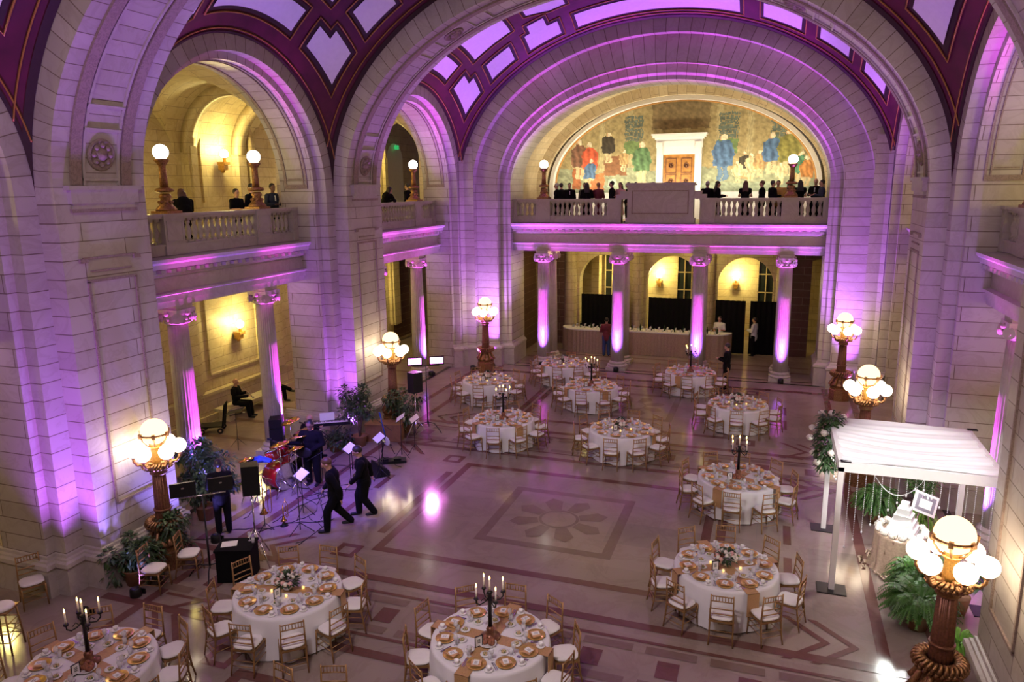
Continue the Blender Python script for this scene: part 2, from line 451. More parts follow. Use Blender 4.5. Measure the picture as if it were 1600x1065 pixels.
# outer roof so that no light leaks
# transverse ribs (piers and arch in one sweep)
RIBS = [(9.85, 11.88), (19.42, 21.45)]
for (ya, yb) in RIBS:
    mb = MB(); sweep(mb, [(8.12, 6.05, ya), (7.63, 5.3, ya), (7.63, 5.3, yb), (8.12, 6.05, yb)], 'x', XC, n=60)
    rib = mb.build('ceiling', 'stone'); rib.name = 'trim_1' if ya < 12 else 'trim_2'; tag(rib, kind='structure')
    w = yb-ya
    def band(u0, u1, drop, mat, name, a0=.03):
        b = MB(); y0, y1 = ya+u0*w, ya+u1*w
        sweep(b, [(7.63, 5.3, y0), (7.63-drop, 5.3-drop, y0), (7.63-drop, 5.3-drop, y1), (7.63, 5.3, y1)], 'x', XC, n=60, a0=a0, a1=pi-a0, jl=False, jr=False)
        return b.build(name, mat, rib)
    band(.17, .28, .05, 'stone_carved', 'carved_band'); band(.72, .83, .05, 'stone_carved', 'carved_band')
    band(.30, .325, .035, 'stone_plain', 'moulding'); band(.675, .70, .035, 'stone_plain', 'moulding')
    mid = (ya+yb)/2
    def on_arc(t, off): return XC-(7.63-off)*cos(t), ZS+(5.3-off)*sin(t)
    cross = MB()
    for t in (.05, .22, .30, .78, .86, 1.02, 1.10, pi-1.10, pi-1.02, pi-.86, pi-.78, pi-.30, pi-.22, pi-.05):
        (x0, z0), (x1, z1) = on_arc(t, .02), on_arc(t+.012, .02); ang = atan2(z1-z0, x1-x0)
        cross.box((x0, mid, z0), (.05, .4*w, .05), mat=Matrix.Rotation(-ang, 3, 'Y'))
    cross.build('cross_moulding', 'stone_plain', rib)
    for t in (.135, .94, pi-.94, pi-.135):
        x0, z0 = on_arc(t, 0); n_ = Vector((cos(t)/7.63, 0, -sin(t)/5.3)).normalized()
        M = n_.to_track_quat('Z', 'Y').to_matrix(); r = MB()
        r.lathe([(.30, 0), (.30, .03), (.26, .06), (.24, .035), (.12, .035), (.10, .07), (0.001, .09)], seg=20, M=M)
        for k in range(8): a = k*pi/4; q = M @ Vector((.18*cos(a), .18*sin(a), .035)); r.sphere(q, .055, 8, 5)
        o = r.build('rosette', 'stone_carved', rib); o.location = (x0, mid, z0)
    for s_ in (-1, 1):
        X = XC + s_*7.63; k = -s_
        def bx(name, y0, y1, z0, z1, d, mat='stone_plain'):
            b = MB(); b.b2(X-.001*k, X+k*d, ya+y0*w, ya+y1*w, z0, z1); return b
        c = bx('', .13, .87, 7.38, 7.62, .10); c.merge(bx('', .10, .90, 7.62, 7.70, .14)); c.merge(bx('', .16, .84, 7.28, 7.38, .05))
        c.build('impost_capital', 'stone_plain', rib)
        c = bx('', .14, .86, 7.22, 7.285, .06); c.merge(bx('', .16, .24, 6.30, 6.38, .05)); c.merge(bx('', .76, .84, 6.30, 6.38, .05)); c.merge(bx('', .2, .8, 6.36, 6.40, .03))
        c.build('string_moulding', 'stone_carved', rib)
        f = MB()
        for (y0, y1, z0, z1) in ((.22, .245, 1.55, 5.95), (.755, .78, 1.55, 5.95), (.22, .78, 5.93, 5.98), (.22, .78, 1.52, 1.57), (.27, .73, 6.12, 6.15)):
            f.merge(bx('', y0, y1, z0, z1, .03))
        f.build('panel_moulding', 'stone_carved', rib)
# side walls
def offset_poly(pts, d):
    out = []; n = len(pts)
    for i in range(n):
        p = Vector(pts[i]); N = Vector((0, 0))
        if i > 0: e = (p-Vector(pts[i-1])).normalized(); N += Vector((-e.y, e.x))
        if i < n-1: e = (Vector(pts[i+1])-p).normalized(); N += Vector((-e.y, e.x))
        if 0 < i < n-1:
            e1 = (p-Vector(pts[i-1])).normalized(); e2 = (Vector(pts[i+1])-p).normalized()
            N /= (1+Vector((-e1.y, e1.x)).dot(Vector((-e2.y, e2.x))))
        out.append(p+N*d)
    return out
R0, R1, R2 = 3.77, 3.37, 3.19
B0 = 3.68
for s_, nm in ((-1, 'wall_left'), (1, 'wall_right')):
    H = lambda h: XC + s_*h
    mb = MB()
    for yc in BAYS:
        sweep(mb, [(R0+.02, B0+.02, H(8.07)), (R1, B0-.38, H(8.07)), (R1, B0-.38, H(8.35)), (R2, B0-.56, H(8.35)), (R2, B0-.56, H(9.51))], 'y', yc, n=40)
    wall = mb.build(nm, 'stone'); tag(wall, kind='structure')
    for yc in BAYS:      # carved frame on each soffit, moulded line
        b = MB()
        for (d0, d1) in ((8.55, 8.60), (8.66, 8.69), (9.25, 9.33)):
            sweep(b, [(R2, B0-.56, H(d0)), (R2-.03, B0-.59, H(d0)), (R2-.03, B0-.59, H(d1)), (R2, B0-.56, H(d1))], 'y', yc, n=40, a0=.03, a1=pi-.03, jl=False, jr=False)
        for sg in (-1, 1):
            yy = yc+sg*(R2-.015)
            b.b2(H(8.55), H(9.33), yy-.02, yy+.02, 7.60, 7.72); b.b2(H(8.72), H(9.2), yy-.015, yy+.015, 7.86, 7.89)
        b.build('soffit_moulding', 'stone_carved', wall)
    # gallery-side face of the wall and gallery vaults
    g = MB()
    for yc in BAYS:
        hy = 4.785; N = 40; P = []; Q = []
        for k in range(N+1):
            t = pi*k/N; P.append((H(9.51), yc-R2*cos(t), ZS+(B0-.56)*sin(t)))
            a = -cos(t); b_ = sin(t); m = max(abs(a), b_/1.0); Q.append((H(9.51), yc+a/m*hy, ZS+b_/m*4.4))
        a = g.add(P); b = g.add(Q)
        for k in range(N): g.face((a+k, a+k+1, b+k+1, b+k))
        for sg in (-1, 1): g.b2(H(9.5), H(9.53), yc+sg*R2, yc+sg*hy, 0, ZS)
    gal = g.build('gallery_wall', 'stone_warm', wall)
    g = MB(); NH, NY = 30, 260; rows = []
    for j in range(NY+1):
        y = -1+(31.5+1)*j/NY; row = []
        for i in range(NH+1):
            h = 11.405-1.895*cos(pi*i/NH); z = 8.75+1.95*sin(pi*i/NH)
            for yc in BAYS:
                if abs(y-yc) < 3.43: z = max(z, 7.55+3.34*sqrt(1-((y-yc)/3.43)**2))
            row.append((H(h), y, z))
        rows.append(g.add(row))
    for a, b in zip(rows[:-1], rows[1:]):
        for i in range(NH): g.face((a+i, a+i+1, b+i+1, b+i), None, True)
    g.build('gallery_vault', 'stone_warm', wall)
    # back wall: lower aisle and upper gallery, with arched niches
    bw = MB(); XB = H(13.3)
    bw.b2(XB, XB+s_*.3, -1, 38, 0, 12.2)
    bw.b2(H(13.15), XB, -1, 30, 0, .95); bw.b2(H(13.08), XB, -1, 30, .88, .98); bw.b2(H(13.08), XB, -1, 30, 0, .22)
    PA = [11.1, 20.7, 30.2]
    for yp in PA:
        for dy in (-1.25, 1.25): bw.b2(H(13.24), XB, yp+dy-.035, yp+dy+.035, 1.5, 4.7)
        for z in (1.5, 4.7): bw.b2(H(13.24), XB, yp-1.25, yp+1.25, z-.035, z+.035)
        for sg in (-1, 1): bw.b2(H(13.08), XB, yp+sg*1.9, yp+sg*2.5, .95, 5.1); bw.b2(H(13.15), XB, yp+sg*1.75, yp+sg*2.65, .95, 5.1)
    bw.build('aisle_wall', 'stone_warm', wall)
    for yc in PA:     # ring mouldings of the gallery niches
        nb = MB()
        for (r0, r1, d0, d1) in ((1.55, 1.3, 13.3, 12.95), (1.3, 1.12, 13.3, 13.1), (.82, .78, 13.3, 13.24)):
            P = [(r0, r0, H(d0)), (r0, r0, H(d1)), (r1, r1, H(d1)), (r1, r1, H(d0))]
            rows = []
            for k in range(25):
                t = pi*k/24; rows.append(nb.add([(d, yc-a*cos(t), 8.95+b*sin(t)) for a, b, d in P]))
            for k in range(24):
                for i in range(3): nb.face((rows[k]+i, rows[k]+i+1, rows[k+1]+i+1, rows[k+1]+i), None, True)
            if True:
                for sg in (-1, 1): nb.b2(H(d0), H(d1), yc+sg*r0, yc+sg*r1, 6.0 if r0 > 1 else 7.2, 8.95)
        nb.build('niche_moulding', 'stone_warm', wall)
    for yc in BAYS:
        ar = MB()
        for sg in (-1, 1):
            yy = yc+sg*3.62; rr = []; c_ = H(11.4)
            for t_ in range(25):
                t = pi*t_/24; rr.append([(c_-q*cos(t), yy+w_, 8.75+q2*sin(t)) for q, q2, w_ in ((1.62, 1.62, -.2), (1.62, 1.62, .2), (1.9, 2.05, .2), (1.9, 2.05, -.2))])
            ids = [ar.add(r) for r in rr]
            for a, b in zip(ids[:-1], ids[1:]):
                for i in range(4): ar.face((a+i, a+(i+1) % 4, b+(i+1) % 4, b+i), None, True)
            ar.b2(H(13.3), H(13.0), yy-.2, yy+.2, 6, 8.75); ar.b2(H(9.8), H(9.51), yy-.2, yy+.2, 6, 8.75)
        ar.build('gallery_arch', 'stone_warm', wall)
    if s_ < 0:
        dd = MB(); dd.b2(H(13.28), H(13.3), 32.3, 33.9, 6.0, 8.9)
        n_ = dd.add([(H(13.28), 33.1-.8*cos(pi*k/16), 8.9+.8*sin(pi*k/16)) for k in range(17)]); dd.face(range(n_, n_+17)); dd.build('pale_doorway', 'ceiling_white', wall)
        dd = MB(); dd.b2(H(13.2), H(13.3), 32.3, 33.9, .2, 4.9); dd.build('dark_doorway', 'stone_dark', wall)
        dd = MB(); dd.box((H(13.1), 33.0, 9.5), (.06, .34, .2)); dd.build('exit_sign', 'sign_green', wall)
    # gallery slab (ceiling of the aisle)
    sl = MB(); sl.b2(H(9.0), H(13.3), -1, 30.2, 5.25, 6.0)
    for yc in BAYS:
        for q in (-2.8, -1.4, 0, 1.4, 2.8): sl.b2(H(9.4), H(13.3), yc+q-.12, yc+q+.12, 5.05, 5.25)
    sl.build('gallery_floor', 'stone_warm', wall)
    # stepped plinth
    pl = MB()
    for yb0, yb1 in RIBS:
        yl, yr = (yb0+yb1)/2-4.785, (yb0+yb1)/2+4.785
        P = [(9.9, yl+R2), (8.35, yl+R2), (8.35, yl+R1), (8.07, yl+R1), (8.07, yb0), (7.63, yb0), (7.63, yb1), (8.07, yb1), (8.07, yr-R1), (8.35, yr-R1), (8.35, yr-R2), (9.9, yr-R2)]
        P = [(-h, y) for h, y in P]                       # room is to the +x side
        prof = [(.11, 0), (.11, .56), (.15, .59), (.14, .67), (.09, .70), (.08, .73), (.04, .75), (.03, .80), (-.01, .82)]
        rows = []
        for d, z in prof:
            Q = offset_poly(P, -d)
            rows.append(pl.add([(XC - s_*q.x, q.y, z) for q in Q]))
        for a, b in zip(rows[:-1], rows[1:]):
            for i in range(len(P)-1): pl.face((a+i, a+i+1, b+i+1, b+i))
    pl.build('plinth', 'stone_plain', wall)
# far and near walls
FW = 28.99
def orders(mb, y0, sgn):
    sweep(mb, [(8.12, 6.05, y0), (7.55, 5.5, y0), (7.55, 5.5, y0+sgn*.42), (6.6, 4.5, y0+sgn*.42), (6.6, 4.5, y0+sgn*.72), (6.36, 4.2, y0+sgn*.72), (6.30, 4.1, y0+sgn*.80), (6.17, 3.95, y0+sgn*.80), (6.17, 3.95, y0+sgn*2.5)], 'x', XC, n=64)
mb = MB(); orders(mb, FW, 1)
# chamfered corner piers
for s_ in (-1, 1):
    h = [(8.05, 28.74), (8.05, 28.80), (7.92, 28.96), (7.5, 28.96)]
    a = mb.add([(XC+s_*p[0], p[1], 0) for p in h]); b = mb.add([(XC+s_*p[0], p[1], 9.2) for i, p in enumerate(h)])
    u = [0, .2, .5, .9]
    for i in range(3): mb.face((a+i, a+i+1, b+i+1, b+i), [(u[i], 0), (u[i+1], 0), (u[i+1], 9), (u[i], 9)])
wf = mb.build('wall_far', 'stone'); tag(wf, kind='structure')
pl = MB(); rows = []
for s_ in (-1, 1):
    P = [(-8.35, 28.4), (-8.07, 28.59), (-8.07, 28.78), (-7.92, 28.95), (-7.55, 28.99), (-7.55, 29.41), (-6.6, 29.41), (-6.6, 29.71), (-6.17, 29.79), (-6.17, 31.4)]
    rows = []
    for d, z in [(.11, 0), (.11, .70), (.15, .74), (.14, .82), (.09, .86), (.04, .90), (.03, .97), (-.01, .99)]:
        Q = offset_poly(P, -d); rows.append(pl.add([(XC - s_*q.x, q.y, z) for q in Q]))
    for a, b in zip(rows[:-1], rows[1:]):
        for i in range(len(P)-1): pl.face((a+i, a+i+1, b+i+1, b+i))
pl.build('plinth', 'stone_plain', wf)
# barrel of the upper far gallery, back to the mural
up_ = MB()
sweep(up_, [(6.17, 3.95, 31.49), (6.55, 4.25, 31.49), (6.75, 4.5, 35.3), (6.3, 4.0, 35.3), (6.3, 4.0, 35.95)], 'x', XC, zbase=5.9, n=56)
up_.b2(XC-8, XC+8, 36.3, 36.6, 5.3, 13)
up_.build('far_gallery_vault', 'stone_warm', wf)
rg = MB(); sweep(rg, [(6.18, 4.0, 35.55), (5.98, 3.82, 35.5), (5.98, 3.82, 35.95)], 'x', XC, zbase=5.9, n=56); rg.build('arch_ring', 'ceiling_white', wf)
fl = MB(); fl.b2(XC-7.2, XC+7.2, 30.25, 36.4, 5.25, 6.0); fl.build('gallery_floor', 'stone_warm', wf)
# arcade behind the bar
ar = MB()
for k in range(-3, 4):
    xc = XC + (k)*3.24
    if k % 1 == 0:
        N = 20; P = []; Q = []
        for t_ in range(N+1):
            t = pi*t_/N; P.append((xc-1.22*cos(t), 34.9, 3.05+1.3*sin(t))); a = -cos(t); b_ = sin(t); m = max(abs(a), b_); Q.append((xc+a/m*1.62, 34.9, 3.05+b_/m*2.3))
        a = ar.add(P); b = ar.add(Q); c = ar.add([(p[0], 35.5, p[2]) for p in P])
        for t_ in range(N): ar.face((a+t_, a+t_+1, b+t_+1, b+t_)); ar.face((a+t_, a+t_+1, c+t_+1, c+t_))
        for sg in (-1, 1): ar.b2(xc+sg*1.22, xc+sg*1.62, 34.9, 35.5, 0, 3.05)
ar.build('back_arcade', 'stone_warm', wf)
# fluted pilasters of that arcade
for k in range(5):
    x = XC + (k-2)*3.24 + 1.62*0 + (0 if True else 0)
fx = [XC-4.86, XC-1.62, XC+1.62, XC+4.86]
for x in fx:
    p = MB(); p.lathe([(.36, 0), (.36, .2), (.32, .3), (.31, .36), (.30, 4.6), (.36, 4.7), (.38, 5.2)], (x, 34.72, 0), 40, True, 20, .08); p.build('engaged_column', 'stone_warm', wf)
# side walls of the far vestibule
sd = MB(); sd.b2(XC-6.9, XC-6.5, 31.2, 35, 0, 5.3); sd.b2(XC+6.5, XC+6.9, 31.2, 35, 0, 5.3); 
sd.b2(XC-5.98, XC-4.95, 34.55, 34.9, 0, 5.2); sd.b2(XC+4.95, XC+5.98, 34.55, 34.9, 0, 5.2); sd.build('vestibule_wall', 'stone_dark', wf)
# stair hall beyond
st = MB(); st.b2(XC-10, XC+10, 38.7, 39.0, 0, 5.6); st.b2(XC-10, XC-9.7, 36, 41.5, 0, 5.6); st.b2(XC+9.7, XC+10, 36, 41.5, 0, 5.6); st.b2(XC-10, XC+10, 35.4, 41.8, 5.3, 5.5)
for x in (-8.75, -2.9, .9): st.b2(x-.2, x+.2, 37.9, 38.7, 0, 5.3)
st.build('stair_hall_wall', 'stone_warm', wf)
dk = MB()
WX = (-7.8, -4.05, -.1)
for x in WX: dk.b2(x-.55, x+.55, 38.6, 38.7, .5, 5.0)
dk.build('dark_window', 'glass_dark', wf)
db = MB()
for x in WX:
    for q in (-.55, -.18, .18, .55): db.b2(x+q-.025, x+q+.025, 38.54, 38.6, .5, 5)
    for z in (.5, 1.4, 2.3, 3.2, 4.1, 5.0): db.b2(x-.55, x+.55, 38.54, 38.6, z-.025, z+.025)
db.build('window_bar', 'stone_warm', wf)
mb = MB(); mb.b2(-22, 14, -1.3, -1.0, 0, 16); wn = mb.build('wall_near', 'stone'); tag(wn, kind='structure')
# ------------------------------------------------------------------ floor
mb = MB(); mb.b2(-22, 14, -1.2, 42, -.3, 0); floor = mb.build('floor', 'floor_pale'); tag(floor, kind='structure')
def inlay(mats, rects, name='inlay_band', z=.003):
    f = MB()
    for (x0, x1, y0, y1) in rects:
        n = f.add([(XC+x0, y0, z), (XC+x1, y0, z), (XC+x1, y1, z), (XC+x0, y1, z)]); f.face((n, n+1, n+2, n+3))
    return f.build(name, mats, floor)
def frame(cx, cy, hx, hy, w): return [(cx-hx, cx+hx, cy-hy, cy-hy+w), (cx-hx, cx+hx, cy+hy-w, cy+hy), (cx-hx, cx-hx+w, cy-hy+w, cy+hy-w), (cx+hx-w, cx+hx, cy-hy+w, cy+hy-w)]
for yc in (5.9, 15.47, 25.04):
    inlay('floor_tan', frame(0, yc, 1.53, 1.53, .22), z=.003)
    R = frame(0, yc, 3.42, 2.68, .2); inlay('floor_red', R, z=.004)
    for sx in (-1, 1):
        R = []
        for sy in (-1, 1):
            R += frame(sx*3.9, yc+sy*2.85, .27, .27, .13) + frame(sx*2.85, yc+sy*2.85, .01, .01, .01)[:0]
            R += [(sx*5.0-.08, sx*5.0+.08, yc+sy*.3-.0+(-.95 if sy < 0 else 0), yc+sy*.3+(.95 if sy > 0 else 0))]
        R += [(sx*3.62-.1, sx*3.62+.1, yc-1.9, yc+1.9)]
        inlay('floor_red', R, z=.005)
    # eight-petalled star
    f = MB()
    for k in range(8):
        a = pi/8+k*pi/4; pts = []
        for r, da in ((.50, -.26), (.98, -.23), (1.16, 0), (.98, .23), (.50, .26)): pts.append((XC+r*cos(a+da), yc+r*sin(a+da), .006))
        n = f.add(pts); f.face(range(n, n+5))
    f.build('inlay_star', 'floor_tan', floor)
    f = MB(); n = f.add([(XC+.47*cos(t*pi/16), yc+.47*sin(t*pi/16), .006) for t in range(32)]); f.face(range(n, n+32)); f.build('inlay_circle', 'floor_tan', floor)
    f = MB(); n = f.add([(XC+.40*cos(t*pi/16), yc+.40*sin(t*pi/16), .009) for t in range(32)]); f.face(range(n, n+32)); f.build('inlay_centre', 'floor_pale', floor)
# long bands
inlay('floor_red', [(-6.55, -6.35, 1, 29.2), (6.35, 6.55, 1, 29.2)], z=.0055)
for (ya, yb) in RIBS + [(.28, 2.31)]:
    c = (ya+yb)/2-.18
    R = [(-7.4, 7.4, c+1.0, c+1.2), (-7.4, 7.4, c-1.2, c-1.0)]
    inlay('floor_red', R, z=.007)
    R = []; T = []
    for k in range(-6, 7):
        T += [(k*1.05-.42, k*1.05+.42, c-.55, c-.35), (k*1.05-.42, k*1.05+.42, c+.35, c+.55)]
    R += [(-6.3, 6.3, c-.70, c-.62), (-6.3, 6.3, c+.62, c+.70)]
    for k in range(-5, 5): R += [(k*1.26+.45, k*1.26+.80, c-.22, c+.22)]
    inlay('floor_red', R, z=.008); inlay('floor_tan', T, z=.0075)
inlay('floor_dark', [(-8.62, -8.47, 11.9, 19.4), (8.47, 8.62, 11.9, 19.4), (-8.62, -8.47, 21.5, 28.9), (-6.3, 6.3, 29.5, 29.62)], z=.0112)
# mitred corner chevrons
ch = MB()
for yy in (9.85-.4, 11.88+.4, 19.42-.4, 21.45+.4):
    for sx in (-1, 1):
        for q in (0, .45):
            for d in (-1, 1):
                a = [(XC+sx*(6.1-q), yy), (XC+sx*(5.95-q), yy), (XC+sx*(5.3-q), yy+d*.65), (XC+sx*(5.45-q), yy+d*.65)]
                n = ch.add([(x, y, .009) for x, y in a]); ch.face((n, n+1, n+2, n+3))
ch.build('inlay_chevron', 'floor_red', floor)
inlay('floor_red', [(-7.4, -7.2, 12, 19.3), (7.2, 7.4, 12, 19.3), (-7.4, -7.2, 21.6, 28.9), (7.2, 7.4, 21.6, 28.9), (-7.4, 7.4, 28.35, 28.6), (-6.2, 6.2, 29.95, 30.05)], z=.0095)
inlay('floor_tan', [(-12.9, -9.0, y, y+.22) for y in (13, 14.6, 16.2, 17.8, 19.4, 21, 23, 25, 27)] + [(-6, 6, y, y+.2) for y in (31.3, 32.2)], z=.0098)
# ------------------------------------------------------------------ entablatures, balustrades, columns
def ent_profile():
    # (out from frieze plane, z)
    return [(-.35, 4.92), (.04, 4.92), (.04, 5.06), (.09, 5.07), (.09, 5.20), (.15, 5.23), (.15, 5.27), (.0, 5.29), (.0, 5.62), (.05, 5.64), (.06, 5.70), (.10, 5.72), (.10, 5.82), (.26, 5.84), (.28, 5.95), (.34, 6.0), (.36, 6.07), (-.35, 6.10)]
TR = [2]
def entablature(p0, p1, nrm, name_label, ret=None):
    """p0->p1 on the frieze plane, nrm points to the hall"""
    p0, p1, nrm = Vector(p0), Vector(p1), Vector(nrm)
    TR[0] += 1
    m = MB(); L_ = (p1-p0).length; rows = []
    for d, z in ent_profile():
        a = p0+nrm*d; b = p1+nrm*d; rows.append(m.add([(a.x, a.y, z), (b.x, b.y, z)]))
    us = 0
    pr = ent_profile()
    for i, (r, q) in enumerate(zip(rows[:-1], rows[1:])): m.face((r, r+1, q+1, q), [(0, pr[i][1]), (L_, pr[i][1]), (L_, pr[i+1][1]), (0, pr[i+1][1])])
    o = m.build('trim', 'stone_plain'); o.name = 'trim_%d' % TR[0]; tag(o, kind='structure')
    d = MB(); t = (p1-p0).normalized(); n = int(L_/.30); ang = atan2(t.y, t.x)
    for i in range(n):
        c = p0+t*(L_*(i+.5)/n)+nrm*.17; d.box((c.x, c.y, 5.775), (.14, .15, .085), ang)
    d.build('dentils', 'stone_plain', o); return o
def capital(mb, c, z, w=.62):
    # ionic capital with angular volutes
    x, y = c; mb.lathe([(.26, 0), (.30, .05), (.26, .08), (.27, .22), (.31, .27)], (x, y, z-.30), 20)
    mb.box((x, y, z+.02), (w, w, .10)); mb.box((x, y, z-.06), (w*.92, w*.92, .06))
    for sx in (-1, 1):
        for sy in (-1, 1):
            M = Matrix.Rotation(pi/2, 3, 'X') @ Matrix.Identity(3); M = Matrix.Rotation(atan2(sy, sx)+pi/2, 3, 'Z') @ Matrix.Rotation(pi/2, 3, 'X')
            mb.lathe([(.13, -.05), (.13, -.03), (.10, -.03), (.10, .03), (.13, .03), (.13, .05)], (x+sx*w*.42, y+sy*w*.42, z-.14), 14, True, M=M)
            mb.lathe([(.05, -.075), (.05, .075)], (x+sx*w*.42, y+sy*w*.42, z-.14), 8, True, M=M)
    for k in range(12):
        a = k*pi/6; mb.sphere((x+.28*cos(a), y+.28*sin(a), z-.17), .045, 8, 5)
        mb.sphere((x+.27*cos(a+.26), y+.27*sin(a+.26), z-.27), .03, 6, 4)
    for k in range(4):
        a = k*pi/2; mb.sphere((x+.33*cos(a), y+.33*sin(a), z-.03), .06, 8, 6)
def make_column():
    t = empty('column', label='x', cat='column')
    s = MB(); s.lathe([(.285, .34), (.275, 1.8), (.26, 3.2), (.235, 4.42)], seg=96, flute=24, fd=.09); s.build('shaft', 'stone_plain', t)
    b = MB(); b.box((0, 0, .06), (.82, .82, .12)); b.lathe([(.40, .12), (.42, .16), (.40, .20), (.34, .21), (.33, .25), (.36, .27), (.36, .30), (.30, .33), (.285, .35)], seg=28); b.build('base', 'stone_plain', t)
    c = MB(); capital(c, (0, 0), 4.74); c.box((0, 0, 4.86), (.52, .52, .14)); c.build('capital', 'stone_plain', t)
    return Proto(t)
COLP = make_column()
make = []
LX, RX = XC-9.2, XC+9.2
for i, yc in enumerate(BAYS):
    for s_, X, sd in ((-1, LX, 'left'), (1, RX, 'right')):
        for j, dy in enumerate((-1.65, 1.65)):
            if i == 0 and j == 0: continue
            where = {(0,1): 'at the photo edge in the near bay', (1,0): 'nearer of the two behind the band', (1,1): 'farther of the two behind the band, by the amplifiers', (2,0): 'nearer of the two in the far bay', (2,1): 'farther of the two in the far bay, by the corner pier'}[(i, j)]
            if sd == 'right': where = {(0,1): 'in the near bay', (1,0): 'nearer of the two behind the canopy', (1,1): 'farther of the two behind the canopy', (2,0): 'nearer of the two in the far bay', (2,1): 'farther of the two in the far bay'}[(i, j)]
            if sd == 'right' and i == 2: continue
            COLP.put((X, yc+dy, 0), 0, 'fluted marble column under the %s balcony, %s' % (sd, where), 'columns under the side balconies')
FX = [XC-4.86, XC-1.62, XC+1.62, XC+4.86]
for k, x in enumerate(FX):
    w = ('first', 'second', 'third', 'fourth')[k]
    COLP.put((x, 30.25, 0), 0, 'fluted column of the far colonnade in front of the bar, %s from the left' % w, 'columns of the far colonnade')
    COLP.put((x, 31.35, 0), 0, 'fluted column standing right behind the %s column of the far colonnade' % w, 'inner row of far columns')
def make_baluster():
    b = MB(); b.box((0, 0, .03), (.15, .15, .06)); b.box((0, 0, .56), (.15, .15, .06))
    b.lathe([(.05, .06), (.065, .09), (.045, .12), (.075, .20), (.085, .27), (.065, .36), (.04, .43), (.05, .46), (.06, .48), (.05, .53)], seg=10)
    return b
BAL = make_baluster().mesh('baluster', 'stone_plain')
def balustrade(p0, p1, nrm, posts, label, blank=()):
    """posts: list of (t along, width) pedestals"""
    p0, p1, nrm = Vector(p0), Vector(p1), Vector(nrm); L_ = (p1-p0).length; t = (p1-p0).normalized(); ang = atan2(t.y, t.x)
    root = empty('balustrade', (p0.x, p0.y, 6.1), ang, label, 'balustrade')
    m = MB(); m.b2(0, L_, -.14, .14, 0, .22); m.b2(0, L_, -.17, .17, .22, .26) ; m.build('plinth_course', 'stone_plain', root)
    m = MB(); m.b2(0, L_, -.15, .15, .84, .90); m.b2(0, L_, -.19, .19, .90, .96); m.build('rail', 'stone_plain', root)
    spans = []; x = 0
    for (c, w) in sorted(posts):
        if c-w/2 > x+.05: spans.append((x, c-w/2))
        q = MB(); q.b2(c-w/2, c+w/2, -.19, .19, 0, .93); q.b2(c-w/2-.03, c+w/2+.03, -.22, .22, .90, .97)
        q.b2(c-w/2+.07, c+w/2-.07, -.205, .205, .32, .34); q.b2(c-w/2+.07, c+w/2-.07, -.205, .205, .78, .80)
        q.b2(c-w/2+.06, c-w/2+.08, -.205, .205, .32, .80); q.b2(c+w/2-.08, c+w/2-.06, -.205, .205, .32, .80)
        q.build('pedestal', 'stone_plain', root); x = c+w/2
    if x < L_-.05: spans.append((x, L_))
    for a, b in spans:
        n = max(1, round((b-a)/.20))
        for i in range(n):
            o = bpy.data.objects.new('baluster', BAL); COL.objects.link(o); o.parent = root; o.location = (a+(b-a)*(i+.5)/n, 0, .25)
    return root
for i, yc in enumerate(BAYS):
    bn = ('near', 'middle', 'far')[i]
    for s_, sd in ((-1, 'left'), (1, 'right')):
        X = XC+s_*8.93; n = Vector((-s_, 0))
        entablature((X, yc-3.19), (X, yc+3.19), n, '')
        if sd == 'right' and i == 2: continue
        balustrade((XC+s_*9.17, yc-3.19), (XC+s_*9.17, yc+3.19), n, [(.12, .24), (1.54, .62), (4.84, .62), (6.26, .24)],
                   'marble balustrade of the %s balcony in the %s bay' % (sd, bn))
entablature((XC-6.17, 30.12), (XC+6.17, 30.12), Vector((0, -1)), '')
# far balustrade: left run, block, right run
balustrade((XC-6.17, 30.32), (XC-1.55, 30.32), (0, -1), [(.08, .16), (1.31, .62), (4.33, .58)], 'marble balustrade of the far balcony, left of the central block')
balustrade((XC+1.55, 30.32), (XC+6.17, 30.32), (0, -1), [(.29, .58), (3.31, .62), (4.54, .16)], 'marble balustrade of the far balcony, right of the central block')
t = empty('parapet_block', (XC, 30.32, 6.1), 0, 'big carved marble block with a blank panel in the middle of the far balustrade', 'parapet')
m = MB(); m.b2(-1.3, 1.3, -.22, .22, 0, 1.46); m.b2(-1.36, 1.36, -.26, .26, 0, .2); m.build('block', 'stone_plain', t)
m = MB(); m.b2(-1.38, 1.38, -.28, .28, 1.46, 1.52); m.prism([(-1.34, -.25), (1.34, -.25), (1.34, .25), (-1.34, .25)], 1.52, 1.58); m.build('coping', 'stone_plain', t)
m = MB()
for (x0, x1, z0, z1) in ((-1.12, 1.12, .36, .40), (-1.12, 1.12, 1.24, 1.28), (-1.12, -1.08, .36, 1.28), (1.08, 1.12, .36, 1.28)): m.b2(x0, x1, -.24, .24, z0, z1)
m.build('panel_frame', 'stone_carved', t)
for s_ in (-1, 1):
    m = MB(); m.lathe([(.15, -.2), (.15, .2)], (s_*1.42, 0, 1.08), 16, M=Matrix.Rotation(pi/2, 3, 'X')); m.b2(s_*1.3, s_*1.78, -.17, .17, .97, 1.12); m.b2(s_*1.3, s_*1.6, -.17, .17, 1.1, 1.25); m.build('scroll', 'stone_plain', t)
